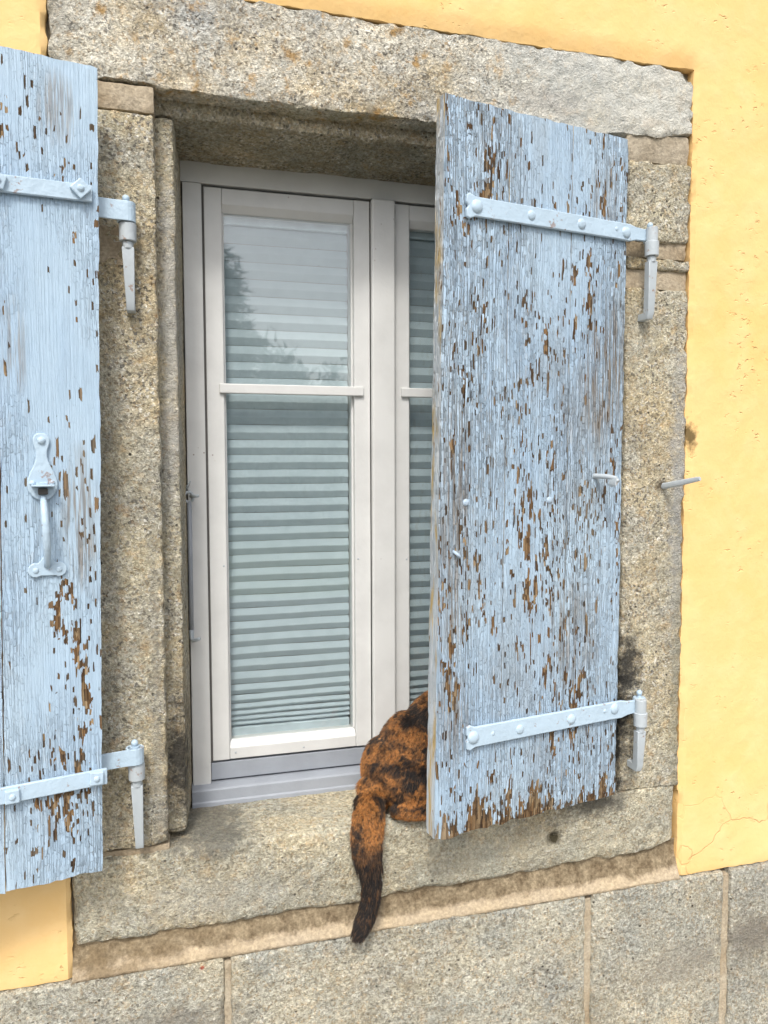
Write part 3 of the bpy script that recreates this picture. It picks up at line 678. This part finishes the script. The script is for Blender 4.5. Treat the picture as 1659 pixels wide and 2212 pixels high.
W(MB().box(.4175, .4685, .187, .2035, -.6165, .5525), 'mullion', M['white'], bevel=.004, seg=3)
W(MB().box(.0722, .8128, .206, .26, -.659, -.6225), 'frame_sill', M['sillpaint'])
dr = MB()
prof = [(.204, -.6625), (.180, -.6655), (.176, -.668), (.1745, -.690), (.1715, -.6915), (.1710, -.7005), (.2, -.7005), (.26, -.70), (.26, -.6625)]
nP = len(prof); dr.add([(.0315, y, z) for y, z in prof]+[(.853, y, z) for y, z in prof], [tuple(range(nP)), tuple(range(2*nP-1, nP-1, -1))]+[(i, i+nP, (i+1) % nP+nP, (i+1) % nP) for i in range(nP)])
dr.f = [f[::-1] for f in dr.f]
W(dr, 'drip_sill', M['sillpaint'], bevel=.0012)
W(MB().box(.0716, .0759, .2045, .21, -.619, .552), 'gap_filler', M['gap_shade'], bevel=0)  # added filler strip, coloured dark like the shade in the sash gap
def sash(x0, x1, flip):
    e = bpy.data.objects.new('sash', None); C.objects.link(e); e.parent = win; e.empty_display_size = .05
    st_in = .0345
    a, b = x0, x0+st_in; c, d = x1-st_in, x1
    W(MB().box(a, b, .2025, .245, -.6175, .5505), 'stile', M['white'], e)
    W(MB().box(c, d, .2025, .245, -.6175, .5505), 'stile', M['white'], e)
    def rail(z0, z1, zi, name):
        # flat face, then a bevel down to the glass
        s = 1 if zi > z1 else -1
        top, bot = (z1, z0)
        y0, yg = .2032, .2165
        pts = [(y0, z0), (y0, z1), (yg, zi), (.244, zi), (.244, z0)]
        m = MB(); n_ = len(pts); m.add([(b+.0004, y, z) for y, z in pts]+[(c-.0004, y, z) for y, z in pts], [tuple(range(n_)), tuple(range(2*n_-1, n_-1, -1))]+[(i, i+n_, (i+1) % n_+n_, (i+1) % n_) for i in range(n_)])
        if s > 0: m.f = [f[::-1] for f in m.f]
        me = W(m, name, M['white'], e, bevel=.0012); bm = bmesh.new(); bm.from_mesh(me.data); bmesh.ops.recalc_face_normals(bm, faces=bm.faces); bm.to_mesh(me.data); bm.free()
    rail(.5500, .5190, .5050, 'top_rail'); rail(-.6170, -.5935, -.5800, 'bottom_rail')
    for xa, xb in ((b, b+.0045), (c-.0045, c)): W(MB().box(xa+.0002, xb, .2145, .2445, -.5798, .5048), 'glazing_bead', M['white'], e, bevel=.001)
    W(MB().box(b+.003, c-.003, .2200, .2238, -.582, .507), 'pane', M['glass'], e, bevel=0)
    g = MB().box(a+.0245, d-.0155, .1955, .2105, .1430, .1625) if not flip else MB().box(a+.0155, d-.0245, .1955, .2105, .1430, .1625)
    W(g, 'glazing_bar', M['white'], e, bevel=.002)
    for (sx, sz) in ((b+.012, -.6035), (.5*(b+c)+.02, -.607), (a+.028, -.21), (d-.028, -.205)):
        W(MB().dome((sx, .2024, sz), .0022, (0, -1, 0), .0012, 8, 2), 'screw', M['iron_warm'], e, bevel=0)
sash(.0760, .4165, False); sash(.4695, .8100, True)
# espagnolette rod and its hooks at the left edge of the frame
rod = bpy.data.objects.new('latch_rod', None); C.objects.link(rod); rod.parent = win; rod.empty_display_size = .03
W(MB().tube([(.0372, .186, -.075), (.0368, .186, -.34)], .0045, 8), 'rod', M['sillpaint'], rod, bevel=0, smooth=True)
hk = MB().tube([(.0368, .186, -.335), (.0368, .184, -.350), (.0395, .180, -.356), (.047, .174, -.353), (.0525, .170, -.350)], [.0046, .0048, .0046, .0040, .0034], 8)
W(hk, 'hook', M['iron_warm'], rod, bevel=0, smooth=True)
ring = MB().tube([(.036+.0085*math.cos(a), .186, -.066+.0105*math.sin(a)) for a in np.linspace(0, 6.283, 15)], .0030, 8); ring.tube([(.041, .186, -.064), (.046, .172, -.064), (.0535, .160, -.063)], [.0038, .0036, .003], 8)
ring.tube([(.031, .195, -.050), (.0345, .185, -.044), (.040, .180, -.034)], [.004, .003, .001], 6)
W(ring, 'bracket', M['iron_warm'], rod, bevel=0, smooth=True)

# ------------------------------------------------------------------ pleated blinds behind the panes
zs = [.4900]
pitch = lambda z: .0355-.0085*np.clip((.45-z)/.85, 0, 1)
while zs[-1] > -.445: zs.append(zs[-1]-pitch(zs[-1]))
for q in (.0225, .0190, .0150, .0125, .0115, .0105): zs.append(zs[-1]-q)
def blind(x0, x1, label, tilt):
    b = thing('pleated_blind', label, 'blind', ((x0+x1)/2, .25, ZC+zs[-1]-.03), 'pleated blinds behind the window panes')
    cx, cy, cz = (x0+x1)/2, .25, zs[-1]-.03
    def B(m, name, mat, bevel=0, **k):
        m.v = [(x-cx, y-cy, z-cz) for x, y, z in m.v]; return m.build(name, mat, b, bevel=bevel, **k)
    B(MB().box(x0, x1, .236, .262, .4905, .5065), 'head_rail', M['rail'], .002)
    r = np.random.RandomState(int(x0*100))
    for i in range(len(zs)-1):
        z1, z0 = zs[i]-.0004, zs[i+1]+.0004; h = z1-z0
        dep = .0058*min(1, .030/max(h, .012))**.3
        n_ = 14; V = []
        xs_ = np.linspace(x0, x1, n_+1)
        wob = .0006*np.sin(xs_*23+i)+.0005*r.normal(size=n_+1)*.4
        zm = z1-h*.52
        for sgn_, zz, yy in ((0, z1, .240+dep), (1, zm+.0008, .2402), (1, zm-.0008, .2402), (0, z0, .240+dep)):
            V += [(x, yy+w, zz+w*.5+tilt*(x-x0)) for x, w in zip(xs_, wob)]
        F = []
        for q in range(3):
            for k in range(n_): F.append((q*(n_+1)+k, (q+1)*(n_+1)+k, (q+1)*(n_+1)+k+1, q*(n_+1)+k+1))
        B(MB().add(V, F), 'pleat', M['fabric'])
    zb = zs[-1]
    B(MB().box(x0+.001, x1-.001, .238, .258, zb-.023, zb-.001), 'bottom_rail', M['rail'], .002)
    for fx in (.225, .765):
        xx = x0+(x1-x0)*fx
        m = MB()
        for i in range(len(zs)-1):
            z1, z0 = zs[i], zs[i+1]; zm = z1-(z1-z0)*.52
            m.tube([(xx, .2395+.008, zm-.001), (xx, .2455, z0+.001)], .0009, 5)     # seen where it crosses the shaded under-side of each pleat
            m.dome((xx, .2425, zm+(z1-z0)*.12), .0014, (0, -1, .4), .0006, 6, 2)
        B(m, 'cord', M['cord'])
blind(.1165, .3765, 'pale green pleated blind behind the left pane, seen at full width', 0.002)
blind(.5095, .7695, 'pale pleated blind behind the right pane, mostly hidden by the half closed shutter', .0)

# ------------------------------------------------------------------ shutters (local x: from hinge edge to free edge, y: out towards the street, z: up from the leaf's foot)
def shutter_root(x, y, a, zfoot, label):
    t = thing('shutter', label, 'shutter', (x, y, ZC+zfoot)); t.rotation_euler = (0, 0, math.pi+a); return t
def leaf(t, edges, zb, zt, thick, mat, shear, seed, seam=.0007, wav=.003):
    """boards between the listed edges; shear(u, v) -> sideways drift of a point"""
    for i in range(len(edges)-1):
        u0, u1 = edges[i]+seam/2, edges[i+1]-seam/2
        def warp(P, i=i):
            u, z = P[:, 0], P[:, 2]
            P[:, 0] += shear(u, z)
            ends = fbm(np.stack([u, 0*u, 0*u], 1)/.022, seed+i, 3)
            tb = np.clip((z-zb)/(zt-zb), 0, 1)
            P[:, 2] += wav*ends*((1-tb)**20)-wav*.5*ends*(tb**20)
            P[:, 0] += .0012*fbm(np.stack([0*z, 0*z, z], 1)/.06, seed+9, 3)*np.where((i == 0) & (u < edges[0]+.01) | (i == len(edges)-2) & (u > edges[-1]-.01), 1, 0)
            return P
        Q, F = rough_block(u0, u1, -thick, 0, zb, zt, step=.009, r=.0009, amp=.0006, scale=.05, seed=seed*3+i, chip=.0022, warp=warp, back=True)
        F = np.asarray(F)
        me = mesh_np('board', Q, F)
        bm = bmesh.new(); bm.from_mesh(me); bmesh.ops.recalc_face_normals(bm, faces=bm.faces); bm.to_mesh(me); bm.free()
        me.set_sharp_from_angle(angle=math.radians(30)); obj('board', me, mat, t)
aL, aR = .2192, .2000
LF, RF = -.675, -.688                      # foot heights relative to the camera
Lt = shutter_root(-.1069, -.0762, aL, LF, 'pale blue shutter folded open at the left, with an iron latch handle')
Rt = shutter_root(.885, -.0245, aR, RF, 'half closed pale blue shutter with heavily peeling paint and bare wood along its foot')
leaf(Lt, [.000, .146, .292, .440], .0, 1.298, .026, M['paintL'], lambda u, z: -.0185*(z-.675), 80, wav=.006)
leaf(Rt, [.000, .142, .290, .432], .0, 1.326, .030, M['paintR'], lambda u, z: -(.0045+.0105*u/.43)*(z-.688), 90, wav=.005)

def strap(t, pts, y0, th, parent_name='strap_hinge', bolts=(), square=(), loop=None, mat='iron'):
    """flat iron strap from an outline in (u, z) on the leaf"""
    m = MB(); m.prism([p for p in pts], y0, y0+th)
    if loop:
        u, y, z0, z1, rad = loop
        m.tube([(u, y, z0), (u, y, z1)], rad, 16)
    me = m.build(parent_name, M[mat], t, bevel=.0016, sharp=50)
    bm = bmesh.new(); bm.from_mesh(me.data); bmesh.ops.recalc_face_normals(bm, faces=bm.faces); bm.to_mesh(me.data); bm.free()
    for (u, z, r) in bolts:
        MB().dome((u, y0+th-.0005, z), r, (0, 1, 0), r*.48, 12, 4).build('bolt', M[mat], me, smooth=True)
    for (u, z, w, rot) in square:
        c, s = math.cos(rot), math.sin(rot); q = [(u+w*(a*c-b*s), z+w*(a*s+b*c)) for a, b in ((-1, -1), (1, -1), (1, 1), (-1, 1))]
        nb = MB().prism(q, y0+th-.0005, y0+th+.0065); nb.dome((u, y0+th+.006, z), w*.52, (0, 1, 0), w*.35, 10, 3)
        o = nb.build('nut', M[mat], me, bevel=.0015)
        bm = bmesh.new(); bm.from_mesh(o.data); bmesh.ops.recalc_face_normals(bm, faces=bm.faces); bm.to_mesh(o.data); bm.free()
    return me
def knuckle(t, u, y, z0, z1, rad, ball, hm):
    m = MB(); m.tube([(u, y, z0), (u, y, z0+.002), (u, y, z1-.002), (u, y, z1)], [rad-.001, rad, rad, rad-.0012], 18)
    m.tube([(u, y, z1-.002), (u, y, z1+.004)], [ball*.72, ball*.7], 12)
    s = [(u, y, z1+.003+ball*(1-math.cos(a))) for a in np.linspace(.35, math.pi-.05, 8)]; rr = [ball*math.sin(a) for a in np.linspace(.35, math.pi-.05, 8)]
    m.tube(s, rr, 12)
    return m.build('knuckle', M['iron'], hm, smooth=True, sharp=45)
# right leaf: straps outside, with domed bolts and a flared end
def fishtail(z0, z1, dz, ue, un):
    return [(-.046, z0+.004), (-.02, z0+.003), (-.002, z0-.001), (.03, z0), (ue-.035, z0-.001), (ue-.018, z0-.001), (ue-.006, z0-.006), (ue, z0-.003), (ue+.001, (z0+z1)/2-.006), (ue-.004, (z0+z1)/2), (ue+.001, (z0+z1)/2+.006),
            (ue, z1+.003), (ue-.006, z1+.006), (ue-.018, z1+.001), (ue-.035, z1+.001), (.03, z1), (-.002, z1), (-.02, z1-.004), (-.046, z1-.005)]
o0 = -RF
def tilt_pts(pts, zc, k): return [(u, z+k*(.19-u)) for u, z in pts]
hR1 = strap(Rt, tilt_pts(fishtail(.4385+o0, .471+o0, 0, .381, 0), 0, .008), .0012, .0072, bolts=((.361, .4535+o0, .0125), (.241, .455+o0, .0095), (.122, .4555+o0, .0105), (.008, .4545+o0, .0115), (.033, .458+o0, .0045)))
knuckle(Rt, -.0605, .0035, .4435+o0, .4690+o0, .0128, .0062, hR1)
hR2 = strap(Rt, tilt_pts(fishtail(-.524+o0, -.4885+o0, 0, .376, 0), 0, -.003), .0012, .0072, bolts=((.363, -.5055+o0, .0125), (.257, -.507+o0, .0095), (.131, -.507+o0, .0105), (.018, -.503+o0, .0115), (.319, -.505+o0, .0045), (.044, -.504+o0, .0045)))
knuckle(Rt, -.0550, .0035, -.5165+o0, -.4900+o0, .0132, .0062, hR2)
for u, z in ((.376, -.071), (.185, -.071)): MB().dome((u, .0, z+o0), .0068, (0, 1, 0), .003, 12, 3).build('stud', M['stud'], Rt, smooth=True)
hk = MB().tube([(.074, -.012, -.026+o0), (.073, .006, -.026+o0), (.068, .032, -.027+o0), (.0655, .050, -.030+o0), (.066, .058, -.036+o0)], [.0052, .0052, .005, .0048, .003], 8)
hk.prism([(.060, -.034+o0), (.070, -.046+o0), (.073, -.040+o0), (.069, -.028+o0)], .040, .056)
hk.build('hook', M['iron_warm'], Rt, sharp=50)
sp_ = MB().tube([(.402, -.004, -.158+o0), (.401, .009, -.162+o0), (.395, .010, -.168+o0), (.391, -.004, -.168+o0)], .003, 8); sp_.build('staple', M['stud'], Rt, smooth=True)
# left leaf: inside face, flat bars ending in nuts; the strap proper runs behind and wraps the pin
o1 = -LF
def bar(z0, z1, k): return [(.003, z0), (.30, z0+k*.30), (.30, z1+k*.30), (.003, z1)]
hL1 = strap(Lt, bar(.4120+o1, .4380+o1, -.035), .0012, .0068, 'nut_plate', square=((.021, .4285+o1, .0115, math.pi/4), (.137, .422+o1, .0110, .3)))
hL2 = strap(Lt, bar(-.5270+o1, -.5005+o1, -.01), .0012, .0068, 'nut_plate', square=((.0205, -.5125+o1, .0105, .05), (.145, -.517+o1, .0105, .0)))
def wrap_strap(zc0, zc1, pu):
    m = MB(); y0 = -.0268; R = .0152; c = (pu, -.0375)
    top = [(.20, y0), (.02, y0), (pu+.02, y0+.001)]
    pth = top+[(c[0]+R*math.sin(-a), c[1]+R*math.cos(a)) for a in np.linspace(0, 5.2, 16)]
    th = .0042; n_ = len(pth); V = []; F = []
    for i, (u, y) in enumerate(pth):
        a, b = pth[max(i-1, 0)], pth[min(i+1, n_-1)]; d = Vector((b[0]-a[0], b[1]-a[1])).normalized(); nn = Vector((-d.y, d.x))
        for q in (0, 1):
            for z in (zc0, zc1): V.append((u-nn.x*th*q*-1, y-nn.y*th*q*-1, z))
    for i in range(n_-1):
        a = i*4; b = a+4
        F += [(a, b, b+1, a+1), (a+2, a+3, b+3, b+2), (a, a+2, b+2, b), (a+1, b+1, b+3, a+3)]
    F += [(0, 1, 3, 2), (n_*4-4, n_*4-2, n_*4-1, n_*4-3)]
    m.add(V, F); o = m.build('strap_hinge', M['iron'], Lt, bevel=.0008)
    bm = bmesh.new(); bm.from_mesh(o.data); bmesh.ops.recalc_face_normals(bm, faces=bm.faces); bm.to_mesh(o.data); bm.free()
    k = MB(); k.tube([(pu, -.0375, zc0), (pu, -.0375, zc1+.002)], .0085, 12)
    s = [(pu, -.0375, zc1+.001+.0062*(1-math.cos(a))) for a in np.linspace(.35, math.pi-.05, 8)]; k.tube(s, [.0062*math.sin(a) for a in np.linspace(.35, math.pi-.05, 8)], 12)
    k.build('pin_head', M['iron'], o, smooth=True, sharp=45)
wrap_strap(.4005+o1, .4325+o1, -.0555); wrap_strap(-.5165+o1, -.4885+o1, -.0490)
# latch handle on the left leaf
ha = bpy.data.objects.new('latch_handle', None); C.objects.link(ha); ha.parent = Lt; ha.location = (.0875, 0, .0+o1); ha.empty_display_size = .03
def outline(pts_half):
    return [(-w, z) for w, z in pts_half]+[(w, z) for w, z in reversed(pts_half)]
half = [(.0045, .0485), (.0085, .0465), (.0118, .041), (.0122, .035), (.0105, .028), (.0082, .021), (.0080, .014), (.0092, .006), (.0125, -.003), (.0175, -.013), (.0212, -.023), (.0222, -.032), (.0205, -.041), (.0155, -.049), (.0095, -.054), (.003, -.056)]
def fixn(o):
    bm = bmesh.new(); bm.from_mesh(o.data); bmesh.ops.recalc_face_normals(bm, faces=bm.faces); bm.to_mesh(o.data); bm.free(); return o
fixn(MB().prism(outline(half), .0012, .0058).build('back_plate', M['iron'], ha, bevel=.0018, seg=3))
fixn(MB().dome((0, .0055, .037), .0065, (0, 1, 0), .005, 8, 3).build('rivet', M['iron'], ha, smooth=True))
for q in (-.0135, .0145): fixn(MB().dome((q, .0055, -.029), .0048, (0, 1, 0), .0035, 10, 3).build('rivet', M['iron'], ha, smooth=True))
tl = MB().box(-.0165, .0165, .005, .024, -.0345, -.0315).build('thumb_latch', M['iron'], ha, bevel=.001)
MB().box(-.006, .006, .012, .019, -.0320, -.0275).build('thumb_piece', M['iron'], ha, bevel=.001)
fixn(MB().box(-.007, .007, .0057, .012, -.047, -.037).build('latch_slot', M['gap_shade'], ha, bevel=.0015))
gr = MB().tube([(0, .008, -.052), (0, .016, -.060), (.0, .026, -.072), (-.0008, .030, -.095), (-.002, .029, -.120), (-.003, .020, -.141), (-.0035, .010, -.153), (-.0035, .004, -.160)], [.0045, .005, .0056, .0060, .0062, .0058, .0050, .0050], 12)
gr.build('grip', M['iron'], ha, smooth=True)
foot = []
for cx_, cz_, r_, a0, a1 in ((.0135, -.1655, .0115, -2.2, 1.9), (-.0035, -.152, .009, .25, 2.9), (-.0205, -.1655, .0115, 1.25, 5.3)):
    foot += [(cx_+r_*math.cos(a), cz_+r_*math.sin(a)) for a in np.linspace(a0, a1, 9)]
fp = MB().prism(foot, .0012, .005); o = fp.build('foot_plate', M['iron'], ha, bevel=.0012); fixn(o)
for q in (.0135, -.0205): fixn(MB().dome((q, .0048, -.166), .0050, (0, 1, 0), .0025, 10, 3).build('rivet', M['iron'], ha, smooth=True))

# ------------------------------------------------------------------ the cat
def cat():
    base = Vector((.45, .05, ZC-.694))
    root = thing('cat', 'black and orange tortoiseshell cat sitting on the sill, tail hanging over the edge', 'cat', base)
    bm = bmesh.new()
    def ell(c, r, rot=0.):
        mat = Matrix.Translation((c[0]-base.x, c[1]-base.y, c[2]+ZC-base.z)) @ Matrix.Rotation(rot, 4, 'Y') @ Matrix.Diagonal((*r, 1))
        bmesh.ops.create_uvsphere(bm, u_segments=24, v_segments=16, radius=1, matrix=mat)
    ell((.438, .070, -.618), (.070, .066, .074), .2)          # rump
    ell((.480, .072, -.586), (.078, .064, .082), .5)
    ell((.535, .074, -.560), (.082, .062, .090), .3)          # back
    ell((.600, .074, -.540), (.070, .058, .105), -.1)         # chest
    ell((.640, .074, -.485), (.045, .042, .065), -.3)         # neck
    ell((.675, .074, -.420), (.047, .043, .040))              # head
    ell((.715, .074, -.432), (.020, .021, .016))              # muzzle
    ell((.462, .018, -.632), (.066, .030, .056), .15)         # near haunch
    ell((.462, .128, -.632), (.066, .030, .056), .15)
    ell((.470, -.004, -.677), (.062, .020, .0165), .0)        # near hind paw, flat on the sill
    ell((.430, .004, -.674), (.026, .019, .018), .0)
    ell((.50, .132, -.678), (.060, .018, .0155), .0)
    for y in (.046, .100):
        ell((.618, y, -.610), (.022, .020, .088)); ell((.632, y, -.683), (.030, .018, .0115))
    for y in (.050, .098): ell((.664, y, -.377), (.012, .014, .026), -.1)
    ell((.392, .052, -.650), (.038, .036, .036))              # root of the tail
    me0 = bpy.data.meshes.new('cat_body'); bm.to_mesh(me0); bm.free()
    # tail as a tapering tube
    path = [(.405, .055, -.650), (.384, .040, -.652), (.368, .020, -.662), (.357, -.004, -.681), (.3495, -.020, -.706), (.3475, -.027, -.735), (.351, -.030, -.768), (.3545, -.031, -.797), (.3535, -.031, -.826), (.347, -.032, -.852), (.336, -.034, -.875), (.3285, -.036, -.889)]
    rad = [.026, .026, .0255, .0248, .0238, .0220, .0185, .0166, .0158, .0154, .0146, .0110]
    tl = MB().tube([(p[0]-base.x, p[1]-base.y, p[2]+ZC-base.z) for p in path], rad, 16)
    tl.dome((path[-1][0]-base.x, path[-1][1]-base.y, path[-1][2]+ZC-base.z), .0120, Vector(path[-1])-Vector(path[-2]), .010, 12, 4)
    n0 = len(me0.vertices); V = [v.co[:] for v in me0.vertices]+tl.v; F = [tuple(p.vertices) for p in me0.polygons]+[tuple(i+n0 for i in f) for f in tl.f]
    tmp = obj('tmp', mesh_np('tmp', V, F)); 
    rmod = tmp.modifiers.new('r', 'REMESH'); rmod.mode = 'VOXEL'; rmod.voxel_size = .0042
    s_ = tmp.modifiers.new('s', 'SMOOTH'); s_.factor = .6; s_.iterations = 7
    dg = bpy.context.evaluated_depsgraph_get(); me = bpy.data.meshes.new_from_object(tmp.evaluated_get(dg)); bpy.data.objects.remove(tmp)
    me.name = 'body'; me.polygons.foreach_set('use_smooth', np.ones(len(me.polygons), bool)); me.materials.clear()
    obj('body', me, M['fur'], root)
    for y in (.057, .091): MB().dome((.712-base.x, y-base.y, -.412+ZC-base.z), .0075, (1, (-.4 if y < .07 else .4), .1), .004, 12, 4).build('eye', M['eye'], root, smooth=True)
    # coat: tapering hairs combed towards tail and feet
    me.calc_loop_triangles(); co = np.zeros(len(me.vertices)*3); me.vertices.foreach_get('co', co); co = co.reshape(-1, 3)
    nr = np.zeros(len(me.vertices)*3); me.vertices.foreach_get('normal', nr); nr = nr.reshape(-1, 3)
    tri = np.zeros(len(me.loop_triangles)*3, int); me.loop_triangles.foreach_get('vertices', tri); tri = tri.reshape(-1, 3)
    a, b, c = co[tri[:, 0]], co[tri[:, 1]], co[tri[:, 2]]; area = np.linalg.norm(np.cross(b-a, c-a), axis=1)
    cx = (a+b+c)/3; wgt = area*np.where(cx[:, 0]+base.x < .56, 1., .22)
    r = np.random.RandomState(4); N = 62000; k = r.choice(len(tri), N, p=wgt/wgt.sum())
    u, v = r.rand(N, 1), r.rand(N, 1); sw = u+v > 1; u = np.where(sw, 1-u, u); v = np.where(sw, 1-v, v)
    P = a[k]*(1-u-v)+b[k]*u+c[k]*v; n_ = nr[tri[k, 0]]*(1-u-v)+nr[tri[k, 1]]*u+nr[tri[k, 2]]*v; n_ /= np.linalg.norm(n_, axis=1, keepdims=True)
    TP = np.array([(p[0]-base.x, p[1]-base.y, p[2]+ZC-base.z) for p in path]); tang = np.gradient(TP, axis=0)
    d2 = ((P[:, None, :]-TP[None])**2).sum(2); j = d2.argmin(1); ontail = np.sqrt(d2.min(1)) < .034
    flow = np.where(ontail[:, None], tang[j]/np.linalg.norm(tang[j], axis=1, keepdims=True), np.array([-.55, -.1, -.85])[None])
    cl = np.stack([fbm(P/.012, s, 2) for s in (1, 2, 3)], 1)
    flow = flow+cl*.55+r.normal(size=(N, 3))*.16
    t = flow-n_*(flow*n_).sum(1, keepdims=True); t /= np.linalg.norm(t, axis=1, keepdims=True)+1e-6
    pz = P[:, 2]+base.z-ZC
    L = np.where(ontail, np.where(pz < -.76, .0115, .020), .0165)[:, None]*(.7+.6*r.rand(N, 1))
    paw = (pz < -.655) & ~ontail; L = np.where(paw[:, None], L*.6, L)
    pts = np.stack([P-n_*.001, P+n_*L*.16+t*L*.3, P+n_*L*.29+t*L*.65, P+n_*L*.36+t*L*1.0], 1)
    # keep hairs above the stone of the sill
    lim = ZC-.6915-base.z
    over = (pts[..., 1]+base.y > .012) & (pts[..., 2] < lim); pts[..., 2] = np.where(over, lim, pts[..., 2])
    hc = bpy.data.hair_curves.new('fur'); hc.add_curves([4]*N)
    hc.attributes['position'].data.foreach_set('vector', pts.reshape(-1).astype(np.float32)) if 'position' in hc.attributes else None
    ra = hc.attributes.get('radius') or hc.attributes.new('radius', 'FLOAT', 'POINT')
    ra.data.foreach_set('value', np.tile(np.array([.00028, .00026, .0002, .00006], np.float32), N))
    f = obj('fur', hc, M['fur'], root); f['kind'] = 'stuff'
cat()
